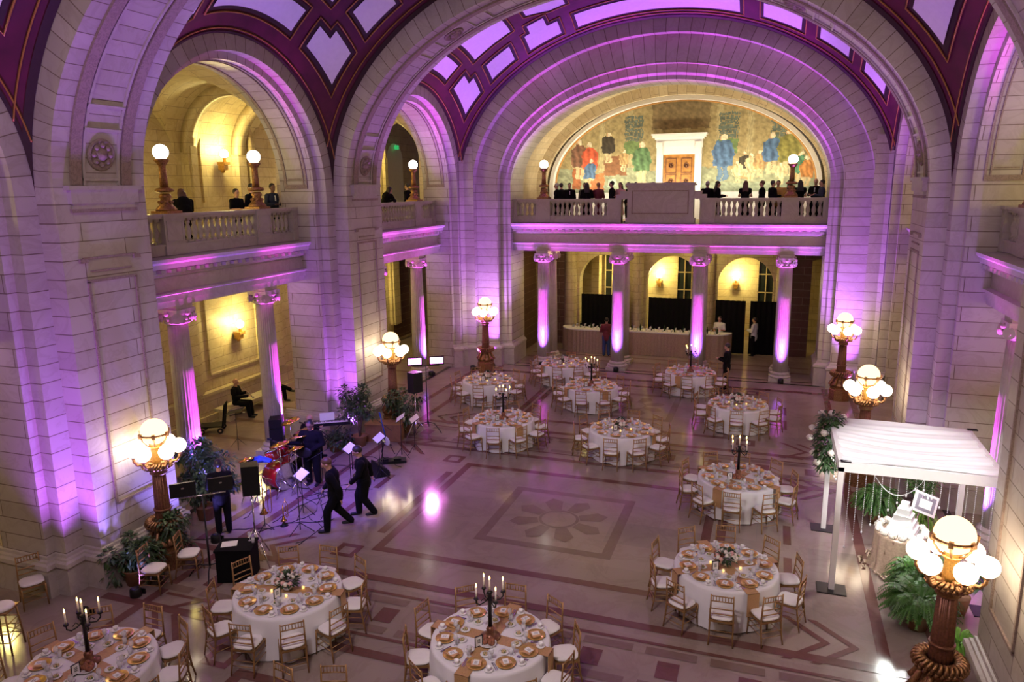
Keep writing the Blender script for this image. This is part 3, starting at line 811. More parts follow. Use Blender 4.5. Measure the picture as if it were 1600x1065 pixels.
# ------------------------------------------------------------------ mural and doorway in the far gallery
def mural():
    NX, NZ = 260, 96; a, b = 5.95, 3.80
    x0, x1, z0, z1 = -a, a, 7.0, 11.35
    fig = []   # (x, z, w, h, coat, stockings)
    R = random.Random(3)
    def figure(x, z, h, coat, leg=(.55, .45, .3), hair=(.75, .68, .55), lean=0): fig.append((x, z, h, coat, leg, hair, lean))
    blue, red, green, brown, dark, tan, cream, olive = (.08, .16, .34), (.55, .10, .05), (.10, .20, .10), (.20, .10, .07), (.05, .04, .03), (.45, .30, .15), (.62, .52, .34), (.25, .24, .07)
    figure(-4.75, 8.15, 1.7, brown); figure(-4.25, 8.1, 1.6, red); figure(-4.35, 7.75, 1.2, blue, lean=.15); figure(-3.35, 8.9, 1.3, dark)
    figure(-1.75, 7.9, 1.75, green); figure(-2.6, 8.5, .9, tan)
    figure(1.95, 8.0, 1.9, blue, leg=(.1, .18, .32)); figure(2.9, 8.15, 1.0, dark); figure(3.2, 8.0, 1.1, cream); figure(3.55, 8.1, 1.1, tan); figure(4.05, 8.25, 1.65, blue)
    figure(4.75, 8.15, 1.9, olive); figure(4.45, 7.8, .9, cream); figure(5.3, 7.9, 1.2, (.08, .22, .14)); figure(5.55, 7.7, 1.2, (.5, .22, .07)); figure(2.6, 7.9, .9, cream)
    me = bpy.data.meshes.new('mural'); V = []; F = []; C = []
    idx = {}
    for j in range(NZ+1):
        for i in range(NX+1):
            V.append((x0+(x1-x0)*i/NX, 0, z0+(z1-z0)*j/NZ))
    def col(x, z):
        x += .03*sin(z*11.3+x*4.1)+.012*sin(z*27+1.7*x); z += .025*sin(x*9.7+2)+.012*sin(x*23.1+z*5)
        n = .5+.25*sin(x*7.1+z*3.3)*sin(z*9.7-x*2.9)+.15*sin(x*23+z*31)
        # panelled room: pilasters, windows, floor
        c = Vector((.34, .28, .15))*(.8+.4*n)
        px = (x+20) % 1.35
        if px < .28: c = Vector((.46, .40, .24))*(.85+.25*sin(x*60)*.5+.1*n)
        for wx in (-.0, -2.15, 2.15, 4.4):
            if wx and abs(x-wx) < .42 and 9.6 < z < 10.75:
                c = Vector((.10, .13, .12))*(.7+.9*n)
                if (x*6) % 1 < .14 or (z*5) % 1 < .14: c = Vector((.30, .25, .13))
            if wx and abs(x-wx) < .42 and 9.0 < z < 9.6: c = Vector((.14, .22, .09))*(.7+.6*n)
        if abs(x) < 1.3 and z > 10.1: c = Vector((.20, .15, .08))*(.8+.5*n)
        if z < 8.3+.1*sin(x*2): c = Vector((.27, .30, .22))*(.75+.5*n)
        if z < 7.65: c = Vector((.30, .36, .29))*(.8+.4*n)
        for (fx, fz, w, h, cc) in ((-3.0, 8.5, .55, .45, (.22, .10, .05)), (-3.95, 7.75, .42, .4, (.45, .17, .07)), (-4.9, 7.9, .2, .5, (.35, .12, .05)), (3.0, 7.9, .35, .1, (.40, .28, .15)), (5.35, 8.1, .3, .3, (.42, .30, .14)), (-3.15, 7.7, .2, .18, (.4, .5, .48))):
            if abs(x-fx) < w and abs(z-fz) < h: c = Vector(cc)*(.8+.4*n)
        for fx, fz, h, coat, leg, hair, lean in fig:
            fz -= .25; h = h*1.12
            u = (x-fx-(z-fz)*lean)/h; v = (z-fz)/h
            if v < 0 or v > 1: continue
            if v > .84 and u*u+(v-.91)**2 < .0042: c = Vector(hair)*(.8+.4*n)
            elif v > .84 and (u+.03)**2+(v-.90)**2 < .0035: c = Vector((.55, .35, .22))
            elif .3 < v <= .84 and abs(u) < .23-.16*abs(v-.55)-.2*max(0, v-.74)*4: c = Vector(coat)*(.45+.5*n+.5*(.5+.5*sin(u*40+v*9)))
            elif v <= .3 and (abs(u-.06) < .05 or abs(u+.06) < .05): c = Vector(leg)
        return tuple(max(0, q)*1.05 for q in c)+(1,)
    for j in range(NZ):
        for i in range(NX):
            x = x0+(x1-x0)*(i+.5)/NX; z = z0+(z1-z0)*(j+.5)/NZ
            if z > ZS and (x/a)**2+((z-ZS)/b)**2 > 1: continue
            q = j*(NX+1)+i; F.append((q, q+1, q+NX+2, q+NX+1)); C.append(col(x, z))
    me.from_pydata(V, [], F)
    ca = me.color_attributes.new('paint', 'BYTE_COLOR', 'CORNER')
    k = 0
    for p, c in zip(me.polygons, C):
        for li in p.loop_indices: ca.data[li].color = c
    m, nt, bs = _nt('mural_paint'); at = nd(nt, 'ShaderNodeAttribute', attribute_name='paint'); tc = nd(nt, 'ShaderNodeTexCoord')
    n = nd(nt, 'ShaderNodeTexNoise'); n.inputs['Scale'].default_value = 5; n.inputs['Detail'].default_value = 5; L(nt, tc.outputs['Object'], n.inputs['Vector'])
    r = ramp(nt, n.outputs['Fac'], [(.35, (.7, .68, .62)), (.65, (1.15, 1.1, 1))]); L(nt, mix(nt, 1, at.outputs['Color'], r, 'MULTIPLY'), bs.inputs['Base Color'])
    bs.inputs['Roughness'].default_value = .7; me.materials.append(m)
    t = empty('mural', (XC, 35.93, 0), 0, 'large semicircular painted mural of people in a panelled hall above the far balcony', 'mural')
    o = bpy.data.objects.new('painted_scene', me); COL.objects.link(o); o.parent = t
    g = MB(); P = [(-a*cos(pi*k/50), -.02, ZS+b*sin(pi*k/50)) for k in range(51)]; g.tube(P, .05, 6); g.build('gilded_edge', 'gold_paint', t)
    bk = MB(); bk.b2(-6.1, 6.1, .02, .06, 6.0, 11.5); bk.build('backing', 'ceiling_white', t)
mural()
t = empty('doorway', (XC, 35.85, 6.0), 0, 'white marble doorway with a heavy cornice set in the middle of the mural', 'doorway')
m = MB()
for s_ in (-1, 1): m.b2(s_*.72, s_*1.02, -.22, .05, 0, 3.25); m.b2(s_*.74, s_*1.0, -.32, .05, 2.95, 3.5); m.b2(s_*.80, s_*.94, -.26, .05, 0, 3.0)
m.b2(-.75, .75, -.20, .05, 2.95, 3.25); m.build('surround', 'porcelain', t)
m = MB(); m.b2(-1.05, 1.05, -.22, .05, 3.25, 3.62); m.b2(-.7, .7, -.25, .05, 3.3, 3.56); m.build('frieze', 'porcelain', t)
m = MB(); m.b2(-1.1, 1.1, -.32, .05, 3.62, 3.70); m.b2(-1.2, 1.2, -.40, .05, 3.70, 3.80); m.b2(-1.25, 1.25, -.45, .05, 3.80, 3.88); m.build('cornice', 'porcelain', t)
for s_ in (-1, 1):
    m = MB(); m.b2(0 if s_ > 0 else -.70, .70 if s_ > 0 else 0, -.14, -.08, 0, 2.95); d = m.build('door_leaf', 'wood_door', t)
    q = MB()
    for zc, hh in ((2.45, .32), (1.75, .30), (.9, .45)):
        for (dx, dz, w_, h_) in ((0, hh, .46, .03), (0, -hh, .46, .03), (-.23, 0, .03, 2*hh), (.23, 0, .03, 2*hh)): q.box((s_*.35+dx, -.15, zc+dz), (w_, .03, h_))
        if hh < .4: q.lathe([(.12, 0), (.12, .03), (.08, .03), (.08, .0)], (s_*.35, -.14, zc), 16, M=Matrix.Rotation(pi/2, 3, 'X')); q.sphere((s_*.35, -.16, zc), .05, 8, 6)
    q.build('door_panel_moulding', 'bronze_dark', d)
# white band below the mural
m = MB(); m.b2(XC-6.1, XC-1.1, 35.7, 35.9, 6, 7.25); m.b2(XC+1.1, XC+6.1, 35.7, 35.9, 6, 7.25); o = m.build('trim', 'ceiling_white'); o.name = 'trim_20'; tag(o, kind='structure')
# ------------------------------------------------------------------ lamps
def make_floor_lamp():
    t = empty('globe_lamp', label='x', cat='lamp')
    m = MB(); m.lathe([(.36, 0), (.36, .38), (.33, .40), (.33, .46), (.36, .50)], seg=8, smooth=False); m.build('stone_base', 'bronze', t)
    m = MB(); m.lathe([(.33, .50), (.34, .56), (.24, .66), (.17, .80), (.22, .86), (.14, .92)], seg=28)
    for k in range(28):
        a = 2*pi*k/28; P = []
        for j in range(9): b = 2*pi*j/8; P.append(((.27+.085*cos(b))*cos(a+.12*sin(b)), (.27+.085*cos(b))*sin(a+.12*sin(b)), .95+.085*sin(b)))
        m.tube(P, .026, 5)
    for k in range(8):
        a = k*pi/4; m.tube([(.14*cos(a), .14*sin(a), .90), (.24*cos(a), .24*sin(a), .78), (.32*cos(a), .32*sin(a), .62), (.36*cos(a), .36*sin(a), .54)], [.03, .04, .05, .06], 6)
    m.build('acanthus_foot', 'bronze', t)
    m = MB(); m.lathe([(.165, .97), (.155, 1.05), (.15, 1.25), (.128, 2.0)], seg=64, flute=16, fd=.16); m.lathe([(.17, 1.22), (.175, 1.24), (.17, 1.26)], seg=24); m.build('fluted_shaft', 'bronze_dark', t)
    m = MB(); m.lathe([(.13, 1.98), (.17, 2.02), (.15, 2.06), (.18, 2.12), (.20, 2.14)], seg=24)
    for k in range(26):
        a = 2*pi*k/26; P = []
        for j in range(9): b = 2*pi*j/8; P.append(((.22+.07*cos(b))*cos(a+.14*sin(b)), (.22+.07*cos(b))*sin(a+.14*sin(b)), 2.19+.06*sin(b)))
        m.tube(P, .024, 5)
    m.build('leaf_collar', 'bronze', t)
    m = MB(); m.lathe([(.12, 2.18), (.10, 2.3), (.095, 2.5), (.11, 2.55), (.14, 2.58), (.11, 2.61)], seg=32, flute=12, fd=.1); m.build('upper_stem', 'gilt', t)
    for k in range(6):
        a = k*pi/3+pi/6; c, s = cos(a), sin(a)
        m = MB(); m.tube([(.12*c, .12*s, 2.24), (.28*c, .28*s, 2.22), (.36*c, .36*s, 2.22), (.42*c, .42*s, 2.30), (.42*c, .42*s, 2.38)], [.03, .035, .03, .028, .03], 7)
        m.sphere((.22*c, .22*s, 2.27), .045, 8, 6); m.lathe([(.035, 2.38), (.06, 2.41), (.05, 2.43)], (.42*c, .42*s, -.02), 10)
        arm = m.build('arm', 'bronze', t)
        g = MB(); g.sphere((.42*c, .42*s, 2.54), .148, 22, 14); g.build('globe', 'globe', arm)
    g = MB(); g.sphere((0, 0, 2.88), .262, 28, 16); g.build('top_globe', 'globe_top', t)
    m = MB(); m.lathe([(.266, 2.82), (.282, 2.82), (.282, 2.86), (.266, 2.86)], seg=32)
    for k in range(6):
        a = k*pi/3; c, s = cos(a), sin(a); m.tube([(.08*c, .08*s, 2.58), (.17*c, .17*s, 2.63), (.25*c, .25*s, 2.74), (.285*c, .285*s, 2.87)], [.022, .02, .018, .015], 6); m.box((.282*c, .282*s, 2.845), (.06, .06, .09), a)
    m.build('globe_cage', 'bronze', t)
    return Proto(t)
LP = make_floor_lamp()
for (x, y, lab) in ((2.55, 10.8, 'tall bronze globe lamp in the right foreground beside the ferns'), (2.42, 19.9, 'bronze globe lamp behind the white canopy by the right pier'), (2.5, 28.0, 'bronze globe lamp in the far right corner'),
                    (-11.15, 28.2, 'bronze globe lamp in the far left corner behind the flower table'), (-11.3, 20.4, 'bronze globe lamp by the left pier behind the loudspeaker'), (-11.5, 10.95, 'bronze globe lamp against the near left pier behind the two empty chairs')):
    LP.put((x, y, 0), .2, lab, 'six globe lamps standing on the floor')
def make_rail_lamp():
    t = empty('balcony_lamp', label='x', cat='lamp')
    m = MB(); m.b2(-.24, .24, -.24, .24, 0, .06); m.lathe([(.24, .06), (.24, .10), (.15, .20), (.11, .34), (.15, .38), (.12, .44), (.10, .46)], seg=20)
    for k in range(8): a = k*pi/4; m.sphere((.14*cos(a), .14*sin(a), .26), .04, 6, 5)
    m.build('foot', 'bronze', t)
    m = MB(); m.lathe([(.12, .48), (.20, .50), (.22, .53), (.19, .57), (.09, .60)], seg=24); m.build('ring', 'bronze', t)
    m = MB(); m.lathe([(.10, .58), (.09, .80), (.095, .82), (.085, .84), (.08, 1.08), (.09, 1.10), (.13, 1.16), (.17, 1.20), (.17, 1.24), (.10, 1.26)], seg=24); m.build('stem', 'bronze', t)
    g = MB(); g.sphere((0, 0, 1.40), .175, 24, 14); g.build('globe', 'globe_balcony', t)
    return Proto(t)
RP = make_rail_lamp()
for (x, y, lab) in ((XC-9.17, 14.0, 'single globe lamp on the left balustrade, beside the leaning woman'), (XC-9.17, 17.3, 'single globe lamp on the left balustrade, beside the man in uniform'), (XC-9.17, 26.87, 'single globe lamp on the left balustrade of the far bay'),
                    (XC+9.17, 17.3, 'globe lamp on the right balustrade, cut off at the photo edge'), (XC-4.86, 30.32, 'single globe lamp at the left of the far balustrade'), (XC+4.86, 30.32, 'single globe lamp at the right of the far balustrade in front of the mural')):
    RP.put((x, y, 7.07), 0, lab, 'globe lamps on the balustrades')
# wall sconces
def make_sconce():
    t = empty('wall_sconce', label='x', cat='lamp')
    m = MB(); m.b2(-.14, .14, -.30, 0, -.10, .0); m.b2(-.10, .10, -.24, 0, -.26, -.10); m.sphere((0, -.1, -.28), .08, 8, 6); m.lathe([(.05, 0), (.05, .1), (.09, .14)], (0, -.2, 0), 10); m.build('bracket', 'gilt', t)
    g = MB(); g.sphere((0, -.2, .26), .14, 16, 10); g.build('globe', 'sconce_glow', t)
    return Proto(t)
SP = make_sconce()
SP.put((XC-13.2, 20.7, 8.5), pi/2, 'glowing sconce in the arched niche of the upper left gallery', 'sconces along the galleries')
SP.put((XC-13.25, 20.8, 2.75), pi/2, 'glowing sconce on the ground-floor aisle wall above the stone bench', 'sconces along the galleries')
for x, w in ((-5.5, 'middle'), (-1.7, 'right')): SP.put((x, 38.65, 2.75), 0, 'sconce seen far away through the %s arch behind the bar' % w, 'sconces along the galleries')
# ------------------------------------------------------------------ chairs and tables
def make_chair():
    t = empty('banquet_chair', label='x', cat='chair'); W, D, HS, HB = .19, .19, .43, .92   # faces +y
    for sx in (-1, 1):
        m = MB(); m.tube([(sx*W, D, HS), (sx*W, D+.005, .22), (sx*(W+.01), D+.015, 0)], [.017, .015, .012], 6); m.sphere((sx*W, D, .30), .02, 6, 4); m.build('leg', 'chair_gold', t)
        m = MB(); m.tube([(sx*(W-.01), -D-.01, HB), (sx*(W-.005), -D+.01, .62), (sx*W, -D+.02, HS), (sx*W, -D-.01, .2), (sx*(W+.01), -D-.05, 0)], [.013, .015, .017, .015, .012], 6); m.sphere((sx*W, -D+.02, HS), .023, 6, 4); m.build('leg', 'chair_gold', t)
    m = MB(); m.b2(-W-.01, W+.01, -D, D+.01, HS-.02, HS+.012); m.build('seat', 'chair_gold', t)
    m = MB(); rows = []
    for z, g in ((HS+.012, -.012), (HS+.03, .008), (HS+.05, .008), (HS+.064, -.012), (HS+.07, -.08)):
        P = []
        for k in range(20):
            a = 2*pi*k/20; c, s = cos(a), sin(a); q = 1/((abs(c)**4+abs(s)**4)**.25); P.append((c*q*(W+g), s*q*(D+g)+.005, z))
        rows.append(m.add(P))
    for a, b in zip(rows[:-1], rows[1:]):
        for k in range(20): m.face((a+k, a+(k+1) % 20, b+(k+1) % 20, b+k), None, True)
    m.face([rows[-1]+k for k in range(20)]); m.build('cushion', 'cushion', t)
    m = MB()
    for z, yy in ((.895, -D-.008), (.80, -D-.003), (.66, -D+.005), (.56, -D+.012)): m.tube([(-W, yy, z), (0, yy-.006, z+.004), (W, yy, z)], .011, 5)
    for k in range(7): x = -W+.045+k*(2*W-.09)/6; m.tube([(x, -D-.004, .80), (x, -D-.009, .895)], .007, 4)
    m.build('backrest', 'chair_gold', t)
    m = MB()
    for z in (.16, .26): m.tube([(-W, D, z), (W, D, z)], .008, 4); m.tube([(-W, -D-.01, z), (W, -D-.01, z)], .008, 4)
    for sx in (-1, 1): m.tube([(sx*W, D, .2), (sx*W, -D, .2)], .008, 4); m.tube([(sx*W, D, .31), (sx*W, -D, .31)], .007, 4)
    m.build('stretcher', 'chair_gold', t); return Proto(t)
CH = make_chair()
HOURS = {1:'one',2:'two',3:'three',4:'four',5:'five',6:'six',7:'seven',8:'eight',9:'nine',10:'ten',11:'eleven',12:'twelve'}
def make_table():
    t = empty('round_table', label='x', cat='table'); m = MB(); m.lathe([(.88, .725), (.90, .73), (.90, .75), (.88, .755)], seg=40); m.build('tabletop', 'card', t)
    for a in range(4):
        c, s = cos(a*pi/2+.4), sin(a*pi/2+.4); m = MB(); m.tube([(.55*c, .55*s, .725), (.62*c, .62*s, 0)], .018, 6); m.build('leg', 'black_metal', t)
    return Proto(t)
TP = make_table()
def cloth_mesh(R, top, drop, seed, mat='linen', puddle=.0, folds=11, amp=.075):
    rr = random.Random(seed); m = MB(); N = 144; ph = [rr.uniform(0, 6.28) for _ in range(4)]
    def wob(a): return .55*sin(folds*a+ph[0])+.3*sin((folds*1.7//1)*a+ph[1])+.25*sin(5*a+ph[2])
    rows = [m.add([(0, 0, top)])]
    for q in (.5, .97, 1.0): rows.append(m.add([(R*q*cos(2*pi*k/N), R*q*sin(2*pi*k/N), top-(0 if q < 1 else .006)) for k in range(N)]))
    for j, f in enumerate((.06, .2, .4, .6, .8, 1.0)):
        z = top-.006-f*drop; P = []
        for k in range(N):
            a = 2*pi*k/N; w = wob(a); r = R+.008+amp*min(1, f*1.3)*(w*.8+.5)+puddle*max(0, f-.8)*5*(.5+.5*sin(a*17+ph[3])); P.append((r*cos(a), r*sin(a), z+(.012*sin(9*a+ph[1]) if f == 1 else 0)))
        rows.append(m.add(P))
    for k in range(N): m.face((rows[0], rows[1]+k, rows[1]+(k+1) % N))
    for a, b in zip(rows[1:-1], rows[2:]):
        for k in range(N): m.face((a+k, b+k, b+(k+1) % N, a+(k+1) % N), None, True)
    return m
# small table-ware
def proto1(name, cat, parts, label='x'):
    t = empty(name, label=label, cat=cat)
    for n, b, mt in parts: b.build(n, mt, t)
    return Proto(t)
def single(name, cat, b, mt):
    o = b.build(name, mt); o['label'] = 'x'; o['category'] = cat; return Proto(o)
m = MB(); m.lathe([(.0001, .006), (.095, .006), (.10, .010), (.145, .017), (.152, .020), (.150, .013), (.10, .002), (.08, 0)], seg=28); CHG = single('charger_plate', 'plate', m, 'charger')
m = MB(); m.box((0, 0, .022), (.15, .13, .012)); m.box((0, .01, .031), (.14, .10, .008)); NAP = single('folded_napkin', 'napkin', m, 'napkin')
m = MB(); m.box((0, 0, .0385), (.085, .12, .003)); mm = MB()
for q in (-.03, -.015, .0, .015): mm.box((0, q, .0405), (.045, .004, .001))
MENU = proto1('menu_card', 'card', [('sheet', m, 'paper'), ('printed_lines', mm, 'ink')])
a = MB(); a.lathe([(.0001, .004), (.05, .004), (.082, .012), (.08, .006), (.05, 0)], seg=18); b_ = MB()
for k in range(5): b_.sphere((.025*cos(k*1.3), .025*sin(k*1.3), .018), .017, 6, 4)
c_ = MB()
for k in range(3): c_.box((.03*cos(k*2+.5), .03*sin(k*2+.5), .02), (.03, .018, .01), k)
BRD = proto1('bread_plate', 'plate', [('plate', a, 'porcelain'), ('bread', b_, 'food'), ('garnish', c_, 'salad')])
a = MB(); a.lathe([(.0001, .004), (.04, .004), (.07, .012), (.068, .006), (.04, 0)], seg=16); b_ = MB(); b_.lathe([(.022, .01), (.036, .04), (.04, .065), (.036, .065), (.03, .03), (.0001, .025)], seg=14); b_.tube([(.038, 0, .055), (.058, 0, .045), (.036, 0, .028)], .004, 4)
CUP = proto1('coffee_cup', 'cup', [('saucer', a, 'porcelain'), ('cup', b_, 'porcelain')])
m = MB(); m.lathe([(.033, 0), (.034, .003), (.005, .008), (.004, .075), (.02, .09), (.035, .12), (.036, .15), (.03, .18), (.029, .18), (.034, .15), (.033, .12), (.018, .094), (.0001, .086)], seg=12); GL = single('wine_glass', 'glass', m, 'glass')
m = MB(); m.lathe([(.028, 0), (.035, .10), (.033, .10), (.027, .006), (.0001, .006)], seg=12); TG = single('water_glass', 'glass', m, 'glass')
m = MB(); m.box((0, 0, .003), (.014, .19, .004)); m.box((0, .08, .003), (.022, .04, .004)); m.box((.025, 0, .003), (.010, .19, .004)); CUT = single('cutlery_pair', 'cutlery', m, 'silver')
def make_candelabra():
    t = empty('candelabra', label='x', cat='candelabra')
    m = MB(); m.lathe([(.14, 0), (.14, .02), (.09, .04), (.05, .09), (.06, .13), (.035, .17)], seg=20); m.build('base', 'bronze_dark', t)
    m = MB(); m.lathe([(.030, .16), (.026, .55), (.04, .58), (.03, .60), (.028, .66), (.045, .68), (.03, .70)], seg=12); m.build('stem', 'black_metal', t)
    pos = [(0, 0, .70)]
    for k in range(4):
        a = k*pi/2+.5; c, s = cos(a), sin(a); m = MB()
        m.tube([(.02*c, .02*s, .60), (.08*c, .08*s, .55), (.15*c, .15*s, .53), (.20*c, .20*s, .57), (.20*c, .20*s, .62)], .010, 6); m.tube([(.05*c, .05*s, .56), (.09*c, .09*s, .62), (.13*c, .13*s, .58)], .007, 5)
        m.lathe([(.012, .61), (.035, .63), (.03, .65)], (.20*c, .20*s, 0), 10); m.build('arm', 'black_metal', t); pos.append((.20*c, .20*s, .64))
    for x, y, z in pos:
        m = MB(); m.lathe([(.013, 0), (.012, .17)], (x, y, z), 10); c = m.build('candle', 'wax', t)
        m = MB(); m.lathe([(.002, .168), (.010, .19), (.007, .205), (.0005, .225)], (x, y, z), 8); m.build('flame', 'flame', c)
    return Proto(t)
CAN = make_candelabra()
def bloom(m, c, r, rr):
    m.sphere(c, r, 8, 6)
    for k in range(5):
        a = k*1.256+rr.uniform(0, 1); m.sphere((c[0]+r*.55*cos(a), c[1]+r*.55*sin(a), c[2]+r*.1), r*.55, 6, 4)
def leaf(m, p, d, ln, w, curl=.15):
    d = Vector(d).normalized(); s = d.cross(Vector((0, 0, 1)));
    if s.length < .05: s = Vector((1, 0, 0))
    s.normalize(); p = Vector(p); dn = Vector((0, 0, -1))*ln*curl
    n = m.add([p, p+d*ln*.5+s*w*.5, p+d*ln+dn, p+d*ln*.5-s*w*.5, p+d*ln*.5+Vector((0, 0, .12*w))]); m.face((n, n+1, n+4)); m.face((n+1, n+2, n+4)); m.face((n+2, n+3, n+4)); m.face((n+3, n, n+4))
def make_bouquet():
    t = empty('rose_centrepiece', label='x', cat='flowers'); rr = random.Random(5)
    m = MB(); m.lathe([(.07, 0), (.08, .02), (.09, .09), (.085, .09), (.07, .02), (.001, .02)], seg=16); m.build('vase', 'silver', t)
    for mt, cnt, nm in (('petal_white', 13, 'white_bloom'), ('petal_pink', 10, 'pink_bloom')):
        m = MB()
        for k in range(cnt):
            a = rr.uniform(0, 2*pi); e = rr.uniform(.05, 1.4); R = .15; bloom(m, (R*cos(a)*cos(e), R*sin(a)*cos(e), .12+R*.8*sin(e)), .036, rr)
        m.build(nm, mt, t)
    m = MB()
    for k in range(90):
        a = rr.uniform(0, 2*pi); e = rr.uniform(-.2, 1.3); d = Vector((cos(a)*cos(e), sin(a)*cos(e), sin(e))); leaf(m, Vector((0, 0, .12))+d*.09, d, .12, .045)
    m.build('foliage', 'leaf_dark', t); return Proto(t)
BOU = make_bouquet()
a = MB(); a.lathe([(.028, 0), (.034, .05), (.031, .05), (.026, .006), (.0001, .006)], seg=12); b_ = MB(); b_.lathe([(.0001, .01), (.016, .01), (.014, .035), (.002, .045)], seg=8); VOT = proto1('votive_candle', 'candle', [('holder', a, 'glass'), ('lit_candle', b_, 'votive_glow')])
a = MB(); 
for (x, z, w_, h_) in ((0, 0, .12, .012), (0, .17, .12, .012), (-.06, .085, .012, .18), (.06, .085, .012, .18)): a.box((x, 0, z+.008), (w_, .012, h_))
a.box((0, .03, .01), (.05, .06, .008)); b_ = MB(); b_.box((0, 0, .093), (.108, .004, .16)); c_ = MB()
for q in (.12, .095, .07): c_.box((0, -.004, q), (.05, .002, .012))
FRM = proto1('table_number_frame', 'frame', [('frame', a, 'black_metal'), ('card', b_, 'paper'), ('print', c_, 'ink')])
m = MB(); rr = random.Random(2); m.lathe([(.10, 0), (.11, .01), (.14, .03), (.13, .03), (.10, .012), (.001, .012)], seg=18); b_ = MB()
for k in range(16): a_ = rr.uniform(0, 6.3); r_b = rr.uniform(0, .09); b_.sphere((r_b*cos(a_), r_b*sin(a_), .04+rr.uniform(0, .03)), .035, 8, 5)
BSK = proto1('bread_dish', 'dish', [('dish', m, 'porcelain'), ('rolls', b_, 'bread')])
# name, x, y, kind, phase of the first chair (deg, 0 = straight away from camera), text
TABLES = [
 ('c', -3.80, 9.58, 18, 'bottom-centre candelabra table', 3),
 ('f', -.50, 13.0, 0, 'rose table beside the canopy', 3),
 ('f', -7.66, 9.78, 0, 'near rose table beside the band', 3),
 ('c', -9.22, 7.12, 10, 'bottom-left corner table', 3),
 ('c', -.50, 17.42, 4, 'candelabra table left of the canopy', 3),
 ('c', -7.40, 20.05, 14, 'candelabra table nearest the floodlights', 2),
 ('f', -3.82, 20.15, 14, 'rose table mid-hall', 2),
 ('f', -.80, 23.72, 0, 'rose table right of the standing man', 2),
 ('c', -2.68, 27.5, 4, 'candelabra table left of the standing man', 1),
 ('c', -5.75, 24.5, 16, 'far middle candelabra table', 1),
 ('f', -9.50, 24.2, 16, 'rose table by the far-left lamp', 1),
 ('f', -7.52, 27.45, 12, 'rose table nearest the far-left column', 1),
]
for ti, (kind, tx, ty, ph, txt, lod) in enumerate(TABLES):
    view = atan2(ty, tx)        # direction away from the camera
    TP.put((tx, ty, 0), ti*.7, 'round banquet table under white cloth, the ' + txt, 'round banquet tables')
    o = cloth_mesh(.915, .763, .735, ti, folds=9+ti % 4).build('tablecloth', 'linen'); o.location = (tx, ty, 0)
    tag(o, 'white floor-length cloth draped over the ' + txt, 'tablecloth', 'white round tablecloths')
    rr = random.Random(ti)
    ra = view + pi/2 + (.5 if ti % 2 else -.45)
    for q, da in ((0, 0), (1, pi/2)):
        if q == 1 and kind == 'f' and ti != 1: continue
        m = MB(); w_ = .11; m.b2(-.935, .935, -w_, w_, .0, .004) if q == 0 else m.b2(-.935, .935, -w_, w_, .004, .008)
        for s_ in (-1, 1): m.b2(s_*.992, s_*1.0, -w_, w_, -.42, .004); m.b2(s_*.935, s_*1.0, -w_, w_, 0, .004)
        o = m.build('table_runner', 'runner'); o.location = (tx, ty, .765); o.rotation_euler = (0, 0, ra+da)
        tag(o, ('gold table runner across the ' if q == 0 else 'second gold runner crossing the first on the ') + txt, 'table runner', 'gold table runners')
    zt = .775
    for k in range(10):
        dg = ph + 36*k; a = view - radians(dg); hr = int(round(dg/30)) % 12 or 12; H_ = HOURS[hr]
        c, s = cos(a), sin(a)
        seat = (tx+1.16*c+rr.uniform(-.03, .03), ty+1.16*s+rr.uniform(-.03, .03), 0)
        CH.put(seat, a+pi/2+rr.uniform(-.13, .13), 'gold chair at %s o\'clock of the %s' % (H_, txt), 'gold banquet chairs')
        R = lambda r, off=0: (tx+r*c-off*s, ty+r*s+off*c, zt)
        CHG.put(R(.70), a, 'gold charger plate at %s o\'clock on the %s' % (H_, txt), 'gold charger plates')
        NAP.put(R(.70), a+pi/2+rr.uniform(-.3, .3), 'gold napkin at %s o\'clock on the %s' % (H_, txt), 'napkins on the chargers')
        MENU.put(R(.70), a+pi/2+rr.uniform(-.3, .3), 'white menu card at %s o\'clock on the %s' % (H_, txt), 'menu cards')
        if lod >= 2 or k % 2 == 0: BRD.put(R(.44, .06), rr.uniform(0, 6), 'small food plate at %s o\'clock on the %s' % (H_, txt), 'small white food plates')
        CUP.put(R(.78, .215), a+rr.uniform(-.6, .6), 'white coffee cup at %s o\'clock on the %s' % (H_, txt), 'coffee cups')
        GL.put(R(.54, -.16), 0, 'stemmed wine glass at %s o\'clock on the %s' % (H_, txt), 'wine glasses')
        if lod >= 2: TG.put(R(.52, .15), 0, 'clear water glass at %s o\'clock on the %s' % (H_, txt), 'water glasses')
        if lod == 3: CUT.put(R(.71, -.185), a+pi/2, 'knife and fork at %s o\'clock on the %s' % (H_, txt), 'cutlery')
    if kind == 'c':
        CAN.put((tx, ty, zt), rr.uniform(0, 1.5), 'dark candelabra with five lit candles on the ' + txt, 'candelabra centrepieces', 1.12)
        BSK.put((tx+.19*cos(view+2.9), ty+.19*sin(view+2.9), zt), 0, 'dish of dark rolls by the candelabra of the ' + txt, 'bread dishes')
    else:
        BOU.put((tx, ty, zt), rr.uniform(0, 3), 'low bouquet of white and pink roses on the ' + txt, 'rose centrepieces', 1.15)
        for j, aa in enumerate((-1.9, 1.6, 3.0)):
            VOT.put((tx+.27*cos(view+aa), ty+.27*sin(view+aa), zt), 0, 'lit votive candle %s roses on the %s' % (('left of', 'right of', 'before')[(1, 0, 2)[j]], txt), 'votive candles')
        BSK.put((tx+.30*cos(view+.5), ty+.30*sin(view+.5), zt), 0, 'dish of dark rolls behind the roses on the ' + txt, 'bread dishes')
    fa = view+2.5
    FRM.put((tx+.30*cos(fa), ty+.30*sin(fa), zt), view-pi/2+.5, 'small black-framed table sign on the ' + txt, 'table signs')
